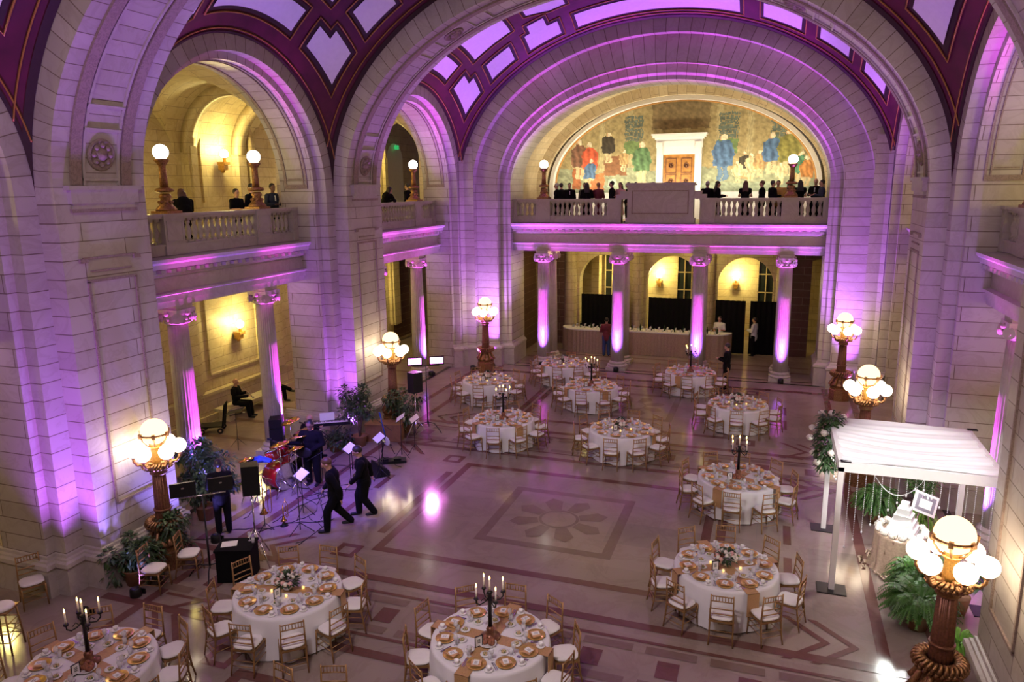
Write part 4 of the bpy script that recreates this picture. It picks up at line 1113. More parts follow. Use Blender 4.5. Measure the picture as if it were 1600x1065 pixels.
# loose chairs
for (x, y, rz, lab) in ((-10.95, 10.05, radians(-75), 'empty gold chair against the near left pier, nearer of the two'), (-10.75, 10.75, radians(-65), 'empty gold chair against the near left pier, farther of the two'),
                        (-12.78, 8.95, radians(-120), 'empty gold chair standing alone at the left photo edge'),
                        (-6.35, 7.62, radians(170), 'gold chair seen from behind at the bottom edge, left of the pair'), (-5.55, 7.85, radians(200), 'gold chair seen from behind at the bottom edge, right of the pair')):
    CH.put((x, y, 0), rz, lab, 'gold banquet chairs')
# tall gold stool cut by the left edge
t = empty('bar_stool', (-11.9, 7.75, 0), .4, 'tall gold stool with white cushion cut by the left photo edge', 'stool')
for sx in (-1, 1):
    for sy in (-1, 1): m = MB(); m.tube([(sx*.15, sy*.15, .74), (sx*.19, sy*.19, 0)], .015, 6); m.build('leg', 'chair_gold', t)
m = MB(); m.b2(-.19, .19, -.19, .19, .74, .765); m.build('seat', 'chair_gold', t)
m = MB(); m.lathe([(.19, .765), (.20, .79), (.18, .82), (.1, .825)], seg=20); m.build('cushion', 'cushion', t)
m = MB()
for z in (.22, .38, .54): 
    q = .19-.04*z/.74
    for (a, b) in (((-q, -q), (q, -q)), ((q, -q), (q, q)), ((q, q), (-q, q)), ((-q, q), (-q, -q))): m.tube([(*a, z), (*b, z)], .009, 5)
for sx in (-1, 1): m.tube([(sx*.18, -.18, .24), (sx*.16, .16, .52)], .008, 5); m.tube([(sx*.18, .18, .24), (sx*.16, -.16, .52)], .008, 5)
m.build('stretcher', 'chair_gold', t)
# ------------------------------------------------------------------ people
BASEJ = dict(pel=(0,0,.94), che=(0,-.01,1.27), nec=(0,-.01,1.47), hed=(0,.02,1.63), shl=(-.185,-.01,1.40), shr=(.185,-.01,1.40), ell=(-.24,-.03,1.13), elr=(.24,-.03,1.13), wrl=(-.22,.07,.90), wrr=(.22,.07,.90),
             hil=(-.09,0,.90), hir=(.09,0,.90), knl=(-.10,.03,.49), knr=(.10,.03,.49), anl=(-.105,-.02,.08), anr=(.105,-.02,.08))
def vox(o, size):
    r = o.modifiers.new('remesh', 'REMESH'); r.mode = 'VOXEL'; r.voxel_size = size; r.use_smooth_shade = True
    s = o.modifiers.new('smooth', 'SMOOTH'); s.iterations = 1; s.factor = .5
def person(loc, rz, label, J={}, top='suit', low='suit', skin='skin', hair='hair_dark', long=False, near=False, dress=False, tux=False, bald=False, tilt=0, turn=0, group=None, short=False, fist=.6, bag=None):
    j = {k: Vector(v) for k, v in {**BASEJ, **J}.items()}
    root = empty('person', loc, rz, label, 'person', group)
    b = MB(); h = j['hed']; RH = Matrix.Rotation(turn, 3, 'Z') @ Matrix.Rotation(tilt, 3, 'X')
    H = lambda x, y, z: h + RH @ Vector((x, y, z))
    b.sphere(h+RH @ Vector((0, -.012, .025)), .1, 16, 12, (.80, .98, 1.05), RH); b.sphere(H(0, .022, -.045), .062, 12, 8, (.88, 1.0, 1.05), RH)
    b.capsule(H(0, .085, .012), .011, H(0, .105, -.022), .015, 8); b.sphere(H(0, .075, .035), .03, 8, 6, (1.6, .6, .5), RH); b.sphere(H(0, .078, -.062), .018, 8, 6, (1.5, .7, .6), RH)
    for s in (-1, 1): b.sphere(H(s*.082, -.01, .0), .024, 8, 6, (.45, .8, 1.2), RH)
    b.capsule(j['nec']-Vector((0, 0, .06)), .062, H(0, -.015, -.05), .052)
    b.capsule(j['nec']-Vector((0, 0, .06)), .07, j['che'], .10); b.capsule(j['che'], .10, j['pel'], .10)
    for s, L_ in ((-1, 'l'), (1, 'r')):
        sh, el, wr = j['sh'+L_], j['el'+L_], j['wr'+L_]; b.capsule(j['che']+Vector((0, 0, .1)), .06, sh, .045); b.capsule(sh, .042, el, .036); b.capsule(el, .038, wr, .026)
        d = (wr-el).normalized(); side = d.cross(Vector((0, 1, 0) if abs(d.y) < .8 else (0, 0, 1))).normalized(); pn = d.cross(side).normalized()
        pc = wr+d*.085; 
        for q in (-.025, -.008, .009, .025): b.capsule(wr+side*q*.6+d*.01, .014, pc+side*q, .0125, 8)
        for q, ln in zip((-.028, -.0095, .0095, .027), (.062, .075, .070, .055)):
            k1 = pc+side*q*1.05+d*ln*.5+pn*.006; k2 = k1+d*ln*.5*(1-fist*.5)+pn*s*ln*.5*fist; b.capsule(pc+side*q, .0105, k1, .0095, 8); b.capsule(k1, .0095, k2, .008, 8)
        th = wr+d*.03+side*.028; b.capsule(wr+d*.015+side*.015, .014, th+d*.025+side*.015+pn*s*.012, .0115, 8); b.capsule(th+d*.025+side*.015+pn*s*.012, .0115, th+d*.055+side*.012+pn*s*.028, .0095, 8)
        hi, kn, an = j['hi'+L_], j['kn'+L_], j['an'+L_]; b.capsule(j['pel'], .09, hi, .075); b.capsule(hi, .075, kn, .048); b.capsule(kn, .048, an, .034)
    o = b.build('body', skin, root, False); vox(o, .0075 if near else .013)
    c = MB(); c.sphere(j['che']+Vector((0, .0, .03)), .18, 16, 12, (1.12, .78, 1.15)); c.sphere((j['che']+j['pel'])/2, .165, 16, 12, (1.05, .80, 1.25)); c.sphere(j['pel']+Vector((0, 0, .0)), .17, 16, 12, (1.06, .84, .95))
    c.capsule(j['shl'], .078, j['shr'], .078); c.capsule(j['nec']-Vector((0, .01, .05)), .075, j['che'], .12)
    for L_ in 'lr':
        sh, el, wr = j['sh'+L_], j['el'+L_], j['wr'+L_]
        if short and dress: c.capsule(sh, .066, sh+(el-sh)*.35, .058)
        elif short: c.capsule(sh, .068, sh+(el-sh)*.8, .058)
        else: c.capsule(sh, .080, el, .064); c.capsule(el, .065, wr, .050)
    if not dress:
        c.capsule(j['pel'], .15, j['pel']-Vector((0, 0, .12)) if j['knl'].z < j['pel'].z-.3 else j['pel'], .15)
    o = c.build('jacket' if not dress else 'dress_top', top, root, False); vox(o, .013 if near else .02)
    c = MB()
    if dress:
        for q in range(12): a = q*pi/6; c.capsule(j['pel']+Vector((0, 0, -.02)), .12, Vector((j['pel'].x+.15*cos(a), j['pel'].y+.13*sin(a), .42)), .06)
        o = c.build('skirt', top, root, False); vox(o, .02)
    else:
        for L_ in 'lr': hi, kn, an = j['hi'+L_], j['kn'+L_], j['an'+L_]; c.capsule(j['pel']-Vector((0, 0, .02)), .13, hi, .108); c.capsule(hi, .108, kn, .084); c.capsule(kn, .084, an+Vector((0, 0, .01)), .068)
        o = c.build('trousers', low, root, False); vox(o, .013 if near else .02)
    s_ = MB()
    for L_ in 'lr':
        an = j['an'+L_]; kn = j['kn'+L_]; f = Vector((an.x-kn.x, an.y-kn.y, 0))*0+Vector((0, 1, 0)); f = j.get('ft'+L_, f); s_.capsule(an+Vector((0, -.02, -.035)), .042, an+Vector(f)*.15+Vector((0, 0, -.045)), .036); s_.capsule(an+Vector((0, 0, .02)), .045, an+Vector((0, -.01, -.03)), .042)
    o = s_.build('shoes', 'black_plastic', root, False); vox(o, .012 if near else .018)
    if not bald:
        m = MB(); m.sphere(H(0, -.030, .045), .105, 16, 12, (.84, .98, 1.0), RH)
        if long:
            for q in range(-2, 3): m.capsule(H(q*.03, -.07, .03), .045, j['nec']+Vector((q*.045, -.11, -.12)), .032)
        o = m.build('hair', hair, root, False); vox(o, .01)
    e = MB()
    for s in (-1, 1): e.sphere(H(s*.030, .082, .018), .0085, 8, 6)
    e.build('eyes', 'hair_dark', root, False)
    if tux:
        m = MB(); n0 = j['nec']; q = j['che']; m.add([n0+Vector((-.045, .082, -.04)), n0+Vector((.045, .082, -.04)), q+Vector((.015, .148, -.02)), q+Vector((-.015, .148, -.02)), q+Vector((0, .150, .12))])
        m.face((0, 1, 4)); m.face((1, 2, 4)); m.face((2, 3, 4)); m.face((3, 0, 4)); m.build('shirt_front', 'shirt', root, False)
    return root
WALK1 = dict(pel=(0,.02,.93), che=(0,.06,1.26), nec=(0,.10,1.45), hed=(0,.15,1.60), shl=(-.19,.08,1.38), shr=(.19,.08,1.38), ell=(-.25,-.06,1.13), elr=(.25,.10,1.12), wrl=(-.24,-.10,.88), wrr=(.23,.24,.93), knl=(-.10,.18,.51), knr=(.10,.02,.50), anl=(-.10,.20,.09), anr=(.10,-.24,.16))
WALK2 = dict(pel=(0,.02,.93), che=(0,.05,1.26), nec=(0,.08,1.45), hed=(0,.12,1.61), shl=(-.19,.06,1.39), shr=(.19,.06,1.39), ell=(-.25,.12,1.14), elr=(.25,-.10,1.14), wrl=(-.22,.26,.97), wrr=(.26,-.14,.90), knl=(-.10,.04,.49), knr=(.10,.14,.51), anl=(-.09,-.16,.13), anr=(.10,.14,.08))
HOLD = dict(ell=(-.25,.02,1.14), elr=(.25,.02,1.14), wrl=(-.12,.26,1.18), wrr=(.14,.27,1.16))
LEAN = dict(che=(0,.16,1.22), nec=(0,.27,1.38), hed=(0,.36,1.50), shl=(-.18,.24,1.31), shr=(.18,.24,1.31), ell=(-.22,.38,1.10), elr=(.22,.38,1.10), wrl=(-.10,.50,1.12), wrr=(.10,.52,1.12))
GUIT = dict(ell=(-.27,.0,1.14), elr=(.26,.08,1.16), wrl=(-.08,.22,1.02), wrr=(.40,.28,1.22))
SIT = dict(pel=(0,0,.52), che=(0,-.02,.86), nec=(0,.0,1.06), hed=(0,.03,1.22), shl=(-.185,-.01,.99), shr=(.185,-.01,.99), ell=(-.24,.06,.76), elr=(.24,.06,.76), wrl=(-.08,.26,.78), wrr=(.08,.28,.72), hil=(-.09,.02,.50), hir=(.09,.02,.50), knl=(-.12,.42,.50), knr=(.12,.42,.50), anl=(-.12,.46,.09), anr=(.12,.48,.09))
SITX = {**SIT, 'knr': (.02,.44,.60), 'anr': (-.22,.62,.42), 'wrl': (-.05,.34,.66), 'wrr': (.08,.36,.68)}
KEYS = {**SIT, 'wrl': (-.14,.44,.90), 'wrr': (.14,.44,.90), 'che': (0,.08,.88), 'nec': (0,.15,1.06), 'hed': (0,.22,1.20), 'shl': (-.185,.12,.99), 'shr': (.185,.12,.99)}
person((-8.98, 13.40, 0), radians(118), 'man in black suit walking with head bowed, nearer of the two by the dance floor', WALK1, hair='hair_brown', near=True, tilt=-.5)
person((-8.75, 14.25, 0), radians(122), 'dark-haired man in black suit walking just behind another man by the dance floor', WALK2, near=True, tilt=-.45)
person((-11.05, 15.5, 0), radians(190), 'dark-clothed musician standing between the drums and the walking men', GUIT, near=True, tilt=-.25, skin='skin_dark')
person((-12.35, 16.95, 0), radians(-60), 'bald keyboard player seated behind the keyboard beside the lit column', KEYS, near=True, bald=True, tilt=-.35)
person((-16.95, 19.75, 0), radians(-75), 'bald man in black suit seated on stone bench playing a horn', {**SIT, 'wrl': (-.05,.33,.86), 'wrr': (.05,.42,.76)}, near=True, bald=True, tilt=-.15)
person((-16.95, 21.6, 0), radians(-75), 'person in black seated on bench with legs crossed, half hidden by column', SITX, near=True, tilt=-.1)
person((-11.35, 12.45, 0), radians(43), 'person in black standing behind the dark floodlight panels', HOLD, near=True)
person((-1.42, 28.15, 0), radians(80), 'man in black suit standing alone in front of the far colonnade', HOLD, tilt=-.2)
person((-2.12, 34.15, 0), radians(165), 'bartender in white shirt facing out at the right end of the bar', HOLD, top='shirt', short=True, tilt=-.2)
person((-.62, 34.25, 0), radians(70), 'bartender in white shirt seen from the side before the black drapes', HOLD, top='shirt')
person((-6.93, 32.4, 0), radians(10), 'guest in maroon top and jeans at the bar, half hidden by second column', HOLD, top='maroon', low='denim')
for q_ in [o for o in COL.objects if o.name in ('person', 'person.001', 'person.002')]: q_.scale = (1.2, 1.16, 1.0)
# guests at the far balustrade
GL_ = [(-9.07, 31.7, 100, 'suit', 'hair_grey', 0, 1, 'grey-haired man in dark suit, first from the left at the far balustrade'), (-8.75, 31.3, 10, 'suit', 'hair_dark', 0, 0, 'man in dark suit seen from behind, second from the left at the far balustrade'),
 (-8.6, 32.1, 200, 'suit', 'hair_dark', 0, 1, 'man in dark suit with white shirt, third from left at the far balustrade'), (-7.95, 32.2, 180, 'olive', 'hair_dark', 0, 0, 'man in olive jacket behind the long-haired woman at the far balustrade'),
 (-7.68, 31.5, 20, 'suit', 'hair_dark', 2, 0, 'woman with long dark hair and black dress left of the far parapet block'), (-7.22, 31.7, -10, 'maroon', 'hair_blond', 1, 0, 'blond woman in maroon dress left of the far parapet block'),
 (-6.6, 31.5, 95, 'suit', 'hair_dark', 0, 1, 'tall dark-haired man in suit facing left beside the far parapet block'), (-6.28, 31.7, 160, 'petal_pink', 'hair_brown', 2, 0, 'brown-haired woman in pink top near the far parapet block'),
 (-6.02, 32.1, 120, 'suit', 'hair_dark', 0, 1, 'man leaning in beside the woman in pink on the far balcony'), (-5.78, 32.6, 180, 'suit', 'hair_dark', 0, 0, 'man behind the left end of the far parapet block'),
 (-4.95, 32.0, 180, 'suit', 'hair_grey', 0, 0, 'grey-haired guest behind the far parapet block, left of the doorway'), (-4.42, 32.3, 150, 'suit', 'hair_blond', 0, 0, 'fair-haired guest behind the far parapet block'), (-3.68, 32.3, 150, 'suit', 'hair_dark', 0, 0, 'dark-haired guest before the wooden doors on the far balcony'),
 (-2.68, 31.5, 10, 'suit', 'hair_grey', 0, 0, 'grey-haired man in dark suit right of the far parapet block'), (-2.27, 31.4, -70, 'suit', 'hair_dark', 2, 0, 'dark-haired woman in black holding something, right of the far parapet block'),
 (-1.2, 31.4, 0, 'black_cloth', 'hair_brown', 3, 0, 'woman in sleeveless black dress seen from behind on the far balcony'), (-.58, 31.5, 80, 'suit', 'hair_brown', 0, 0, 'short-haired man in dark suit facing left on the far balcony'),
 (-.18, 31.4, -60, 'suit', 'hair_dark', 1, 0, 'curly-haired woman in black left of the right balustrade lamp'), (.02, 31.9, 170, 'yellow_dress', 'hair_dark', 0, 0, 'dark-haired man in tan behind the curly-haired woman'),
 (.42, 31.6, 20, 'yellow_dress', 'hair_dark', 2, 0, 'dark-haired woman in yellow dress behind the right balustrade lamp'), (.82, 31.4, 10, 'black_cloth', 'hair_dark', 3, 0, 'woman in strapless black dress right of the right balustrade lamp'),
 (1.4, 31.7, 160, 'suit', 'hair_dark', 0, 1, 'tall bald man in open dark jacket at right end of the far balcony'), (1.6, 31.3, 100, 'navy', 'hair_dark', 0, 0, 'shorter dark-haired guest at the very right end of the far balcony')]
for x, y, dg, top, hair, f, tux, lab in GL_:
    s = 1 if 'tall' in lab else .97
    o = person((x, y, 6.0), radians(dg), lab, HOLD if f != 0 or x > 0 else {}, top=top, low='suit' if top != 'denim' else top, hair=hair, long=f >= 2, dress=f >= 1, short=f == 3, tux=bool(tux), bald='bald' in lab, group='guests on the far balcony')
    o.scale = (s,)*3
person((-13.95, 15.05, 6.0), radians(55), 'long-haired woman in black leaning over the left balustrade beside the lamp', LEAN, dress=True, long=True, hair='hair_brown', near=True, group='people on the left balcony')
o = person((-14.35, 17.45, 6.0), radians(-100), 'dark-haired boy in black shirt on the left balcony', HOLD, short=True, near=True, group='people on the left balcony'); o.scale = (.92,)*3
person((-14.3, 18.05, 6.0), radians(90), 'girl in dark clothes half hidden behind the lamp on the left balcony', HOLD, near=True, group='people on the left balcony')
person((-14.25, 18.95, 6.0), radians(-110), 'man in dark uniform with white braid on the left balcony', HOLD, top='navy', low='navy', tux=True, near=True, skin='skin_dark', group='people on the left balcony')
person((-13.95, 25.1, 6.0), radians(-20), 'dark-haired guest leaning on the left balustrade of the far bay', LEAN, long=True, near=True, group='people on the left balcony')
person((-14.2, 27.6, 6.0), radians(90), 'dark figure behind the globe lamp in the far bay of the left balcony', {}, near=True, group='people on the left balcony')
# ------------------------------------------------------------------ the band
def tripod(m, c, h, r, z0=0, seg=6, tr=.011, spread=0):
    for k in range(3): a = spread+k*2*pi/3; m.tube([(c[0], c[1], z0+h), (c[0]+r*cos(a), c[1]+r*sin(a), z0+.012)], tr, seg)
def loudspeaker(x, y, rz, h, lab, silver=True, wid=.36):
    t = empty('loudspeaker_on_stand', (x, y, 0), rz, lab, 'loudspeaker')
    m = MB(); m.prism([(-wid/2, .16), (wid/2, .16), (wid*.36, -.17), (-wid*.36, -.17)], h, h+.62); m.build('cabinet', 'black_plastic', t)
    m = MB(); m.b2(-wid*.45, wid*.45, .16, .172, h+.03, h+.59); m.build('grille', 'black_metal', t)
    m = MB(); m.tube([(0, 0, .35), (0, 0, h)], .018, 8); m.tube([(0, 0, .2), (0, 0, .7)], .026, 8); m.build('pole', 'chrome' if silver else 'black_metal', t)
    for k in range(3):
        a = .5+k*2*pi/3; m = MB(); m.tube([(0, 0, .78), (.50*cos(a), .50*sin(a), .015)], .014, 6); m.tube([(0, 0, .25), (.27*cos(a), .27*sin(a), .37)], .008, 5); m.build('leg', 'chrome' if silver else 'black_metal', t)
loudspeaker(-9.75, 11.55, radians(-50), 1.55, 'black loudspeaker on silver tripod, nearer one beside the black table')
loudspeaker(-10.0, 19.4, radians(-20), 1.55, 'black loudspeaker on silver tripod, far one beside the pink floodlights')
def floodstand(x, y, rz, h, lit, lab, feet=True):
    t = empty('floodlight_stand', (x, y, 0), rz, lab, 'stage light')
    m = MB(); m.tube([(0, 0, .25), (0, 0, h)], .016, 8); m.tube([(0, 0, .3), (0, 0, h*.6)], .022, 8); m.build('mast', 'black_metal', t)
    m = MB(); m.tube([(-.42, 0, h), (.42, 0, h)], .014, 6); m.build('crossbar', 'chrome' if not lit else 'black_metal', t)
    for k in range(3): a = k*2*pi/3+.4; m = MB(); m.tube([(0, 0, .32), (.25*cos(a), .25*sin(a), .30), (.42*cos(a), .42*sin(a), .12), (.50*cos(a), .50*sin(a), .012)], .014, 6); m.build('leg', 'black_metal', t)
    for s in (-1, 1):
        M = Matrix.Rotation(-.25 if lit else -.1, 3, 'X'); m = MB(); m.box((s*.34, .03, h+.16), (.46, .07, .27), mat=M); p = m.build('panel', 'black_plastic', t)
        q = MB(); q.box((s*.34, .07, h+.17), (.40, .012, .21), mat=M); q.build('lamp_face', 'led_pink' if lit else 'glass_dark', p)
        if not lit: q = MB(); q.box((s*.34, -.012, h+.2), (.05, .01, .03)); q.build('maker_plate', 'silver', p)
    return t
floodstand(-10.05, 20.3, radians(-150), 2.15, True, 'tall stand with two glowing pink floodlight panels beside the far loudspeaker')
floodstand(-10.2, 10.7, radians(43), 1.80, False, 'stand with two dark floodlight panels seen from behind by the near lamp')
light('led_flood', 'SPOT', (-9.9, 20.0, 2.3), 260, (1, .3, .95), .25, to=(-8, 12, 0), spot=100, blend=1)
light('led_flood', 'SPOT', (-10.7, 12.9, 3.0), 300, (.22, .14, 1.0), .4, to=(-10.9, 15.6, .1), spot=110, blend=1)
light('band_blue', 'SPOT', (-12.9, 12.6, 2.6), 220, (.15, .15, 1.0), .2, to=(-10.8, 15.0, 0), spot=100, blend=1)
# drum kit
kit = empty('drum_kit', (-11.75, 15.05, 0), radians(-88), 'red drum kit with gold cymbals between the two lit columns', 'drum kit')
def drum(c, r, d, ax, nm):
    M = Vector(ax).to_track_quat('Z', 'Y').to_matrix(); m = MB(); m.lathe([(r, -d/2), (r, d/2)], c, 28, M=M); o = m.build(nm, 'drum_red', kit)
    h = MB(); h.lathe([(.001, d/2+.004), (r*.97, d/2+.004)], c, 28, M=M); h.lathe([(r*.97, -d/2-.004), (.001, -d/2-.004)], c, 28, M=M); h.build('drum_head', 'drum_head', o)
    k = MB()
    for e in (-1, 1): k.lathe([(r*.98, e*d/2-.012), (r*1.04, e*d/2-.012), (r*1.04, e*d/2+.012), (r*.98, e*d/2+.012)], c, 28, M=M)
    for q in range(8): a = q*pi/4; p = Vector(c)+M @ Vector((r*1.02*cos(a), r*1.02*sin(a), 0)); k.capsule(p-M @ Vector((0, 0, d*.2)), .008, p+M @ Vector((0, 0, d*.2)), .008, 5)
    k.build('hoops_and_lugs', 'chrome', o)
drum((0, 0, .30), .29, .42, (.25, 1, 0), 'bass_drum'); drum((-.20, -.02, .78), .15, .22, (0, -.35, 1), 'rack_tom'); drum((.18, -.02, .80), .14, .2, (0, -.35, 1), 'rack_tom')
drum((-.55, -.35, .42), .20, .40, (0, 0, 1), 'floor_tom'); drum((.45, -.40, .62), .17, .14, (0, -.1, 1), 'snare_drum')
def cymbal(x, y, z, r, tl):
    M = Vector((tl, -.25, 1)).to_track_quat('Z', 'Y').to_matrix(); m = MB(); m.lathe([(r, -.015), (r*.6, 0), (r*.22, .012), (r*.16, .03), (.001, .034)], (x, y, z), 28, M=M); m.lathe([(.001, .02), (r, -.02)], (x, y, z), 28, M=M); o = m.build('cymbal', 'brass', kit)
    q = MB(); q.tube([(x, y, z+.04), (x, y, .3)], .012, 6); tripod(q, (x, y), .35, .26); q.build('cymbal_stand', 'chrome', o)
for a in ((-.75, .15, 1.05, .24, .2), (-.35, .35, 1.10, .25, -.1), (-1.15, -.45, 1.12, .22, .2), (.35, .30, 1.15, .22, .1), (.75, -.25, .90, .17, 0), (.1, .5, 1.0, .2, .1)): cymbal(*a)
m = MB(); m.lathe([(.001, .45), (.16, .45), (.17, .50), (.001, .52)], (-.05, -.85, 0), 18); tripod(m, (-.05, -.85), .45, .22); m.build('stool', 'black_metal', kit)
t = empty('cymbal_bag', (-11.9, 14.35, 0), .3, 'bright blue cloth lying on a stand beside the cymbals', 'cloth'); m = MB(); m.sphere((0, 0, 1.0), .2, 14, 8, (1.2, .7, .38)); m.capsule((.1, 0, 1.02), .09, (.36, .02, .98), .05); m.build('cloth', 'bag_blue', t); m = MB(); m.tube([(0, 0, .95), (0, 0, .3)], .012, 6); tripod(m, (0, 0), .4, .26); m.build('stand', 'chrome', t)
kit.scale = (1.2, 1.2, 1.2)
# keyboard
t = empty('keyboard', (-12.05, 17.75, 0), radians(32), 'electric keyboard on a crossed black stand in front of the seated player', 'keyboard')
m = MB(); m.b2(-.66, .66, -.17, .17, .84, .93); m.build('case', 'black_plastic', t)
m = MB(); m.b2(-.60, .60, -.16, .0, .93, .94); k = m.build('white_keys', 'porcelain', t)
m = MB()
for q in range(36):
    if q % 7 not in (2, 6): m.b2(-.59+q*.0335, -.575+q*.0335, -.09, .0, .94, .952)
m.build('black_keys', 'ink', k)
m = MB(); m.box((.0, .14, 1.02), (.42, .01, .26), mat=Matrix.Rotation(-.3, 3, 'X')); m.build('sheet_music', 'paper', t)
for s in (-1, 1): m = MB(); m.tube([(s*.45, -.14, .84), (-s*.45, -.14, .02)], .015, 5); m.tube([(s*.45, .14, .84), (-s*.45, .14, .02)], .015, 5); m.build('stand_leg', 'black_metal', t)
t = empty('amplifier_stack', (-13.25, 17.0, 0), radians(-60), 'stack of black amplifiers standing against the farther lit column', 'amplifier')
for z0, h_, w_ in ((0, .55, .6), (.56, .34, .56), (.91, .26, .5)):
    m = MB(); m.b2(-w_/2, w_/2, -.18, .18, z0, z0+h_); o = m.build('cabinet', 'black_plastic', t); m = MB(); m.b2(-w_/2+.04, w_/2-.04, -.19, -.18, z0+.05, z0+h_-.10); m.build('grille_cloth', 'drum_head', o)
    m = MB()
    for q in range(6): m.sphere((-w_/2+.08+q*.08, -.19, z0+h_-.05), .012, 6, 4)
    m.build('knobs', 'chrome', o)
# stands
def music_stand(x, y, rz, h, lab, sheet=True):
    t = empty('music_stand', (x, y, 0), rz, lab, 'music stand', 'music stands'); M = Matrix.Rotation(radians(55), 3, 'X')
    m = MB(); m.tube([(0, 0, .1), (0, 0, h)], .010, 6); tripod(m, (0, 0), .30, .26, tr=.008); m.build('pole', 'black_metal', t)
    m = MB(); m.box((0, 0, h+.05), (.48, .012, .30), mat=M); m.box((0, -.10, h-.02), (.48, .05, .012)); m.build('desk', 'black_metal', t)
    if sheet:
        m = MB(); m.box((-.01, -.006, h+.065), (.42, .004, .27), mat=M); m.build('sheet_music', 'paper', t)
for a in ((-14.85, 17.2, 1.2, 1.1, 'music stand with white sheet standing alone in the aisle before the bench'), (-9.95, 15.55, 2.5, 1.05, 'music stand with blue-lit sheet in front of the standing musician'),
          (-9.55, 16.35, 2.4, 1.1, 'music stand with white sheet behind the two walking men'), (-9.75, 17.95, 2.0, 1.15, 'tilted music stand with paper beside the guitar'), (-10.15, 13.75, 2.6, 1.0, 'music stand in front of the bass drum'),
          (-9.55, 18.4, 2.2, 1.0, 'low music stand near the far loudspeaker tripod')): music_stand(*a)
def mic_stand(x, y, rz, lab):
    t = empty('microphone_stand', (x, y, 0), rz, lab, 'microphone stand', 'microphone stands'); m = MB(); m.tube([(0, 0, .05), (0, 0, 1.25)], .010, 6); tripod(m, (0, 0), .22, .32, tr=.009); m.build('pole', 'black_metal', t)
    m = MB(); m.tube([(-.35, 0, 1.05), (.38, 0, 1.42)], .008, 6); m.build('boom', 'black_metal', t); m = MB(); m.capsule((.38, 0, 1.42), .014, (.50, 0, 1.47), .026); m.build('microphone', 'black_metal', t)
for a in ((-9.75, 13.05, 2.4, 'boom microphone stand in front of the brass instruments'), (-10.25, 14.75, .6, 'boom microphone stand between drums and the walking men'), (-10.55, 16.6, 1.6, 'microphone stand behind the standing musician'), (-10.0, 17.3, 3.0, 'microphone stand beside the electric guitar'), (-11.4, 16.4, 4, 'microphone stand at the keyboard')): mic_stand(*a)
# brass instruments
t = empty('trombone', (-10.55, 12.85, 0), .4, 'brass trombone upright on its stand behind the near loudspeaker', 'trombone')
m = MB(); m.lathe([(.10, .42), (.06, .46), (.03, .56), (.014, .8), (.012, 1.25)], seg=18); m.build('bell', 'brass', t)
m = MB(); m.tube([(0, 0, 1.25), (.05, 0, 1.31), (.10, 0, 1.25), (.10, 0, .5)], .009, 6); m.tube([(.10, 0, .5), (.14, 0, .42), (.18, 0, .5), (.18, 0, 1.1)], .009, 6); m.build('slide', 'brass', t)
m = MB(); m.tube([(0, 0, .45), (0, 0, .1)], .010, 6); tripod(m, (0, 0), .2, .2, tr=.008); m.build('stand', 'black_metal', t)
t = empty('trumpet', (-10.3, 13.2, 0), 1.0, 'brass trumpet standing on a small peg beside the trombone', 'trumpet')
m = MB(); m.lathe([(.075, .12), (.045, .15), (.016, .24), (.010, .5)], seg=16); m.tube([(0, 0, .5), (.03, 0, .57), (.08, 0, .57), (.11, 0, .5), (.11, 0, .22), (.08, 0, .16), (.06, 0, .22), (.06, 0, .65)], .009, 6); m.build('tubing', 'brass', t)
m = MB()
for q in range(3): m.tube([(.03, .02*q-.02, .30), (.10, .02*q-.02, .30)], .010, 6)
m.build('valves', 'chrome', t); m = MB(); m.lathe([(.10, 0), (.06, .02), (.015, .10), (.012, .16)], seg=12); m.build('peg_stand', 'black_plastic', t)
t = empty('horn', (-16.6, 19.67, 0), radians(-75), 'thin bright horn held by the bald man on the bench', 'horn'); m = MB(); m.tube([(0, -.02, 1.14), (0, .10, 1.0), (0, .32, .78)], [.008, .010, .016], 6); m.lathe([(.016, 0), (.045, .07)], (0, .32, .78), 12, M=Vector((0, .7, -.7)).to_track_quat('Z', 'Y').to_matrix()); m.build('tube', 'silver', t)
# guitar on a stand
t = empty('electric_guitar', (-10.25, 18.1, 0), radians(150), 'white and blue electric guitar leaning on its stand', 'guitar'); M = Matrix.Rotation(-.2, 3, 'X')
m = MB(); P = [(r*cos(a), r*sin(a)) for a, r in [(q*pi/12, .17+.03*cos(2*q*pi/12)-.035*(1 if q in (5, 6, 7) else 0)) for q in range(24)]]
n0 = m.add([M @ Vector((x, -.02, z+.45)) for x, z in P]); n1 = m.add([M @ Vector((x, .02, z+.45)) for x, z in P]); m.face([n0+i for i in range(24)]); m.face([n1+i for i in reversed(range(24))])
for i in range(24): m.face((n0+i, n1+i, n1+(i+1) % 24, n0+(i+1) % 24))
m.build('body', 'guitar_white', t)
m = MB(); m.tube([M @ Vector((0, -.02, .55)), M @ Vector((0, -.02, 1.2))], .022, 6); m.box(M @ Vector((0, -.02, 1.27)), (.07, .02, .15), mat=M); m.build('neck', 'guitar_blue', t)
m = MB(); tripod(m, (0, .1), .6, .25); m.tube([(-.1, -.06, .28), (.1, -.06, .28)], .01, 5); m.build('stand', 'black_metal', t)
# held bass
t = empty('bass_guitar', (-11.1, 15.3, 0), radians(190), 'dark bass guitar held by the standing musician', 'guitar'); m = MB(); m.sphere((-.05, .2, 1.02), .19, 16, 8, (1.15, .18, .75)); m.build('body', 'black_plastic', t)
m = MB(); m.tube([(.1, .22, 1.06), (.72, .30, 1.34)], .02, 6); m.box((.80, .31, 1.375), (.12, .02, .06), 0); m.build('neck', 'black_plastic', t)
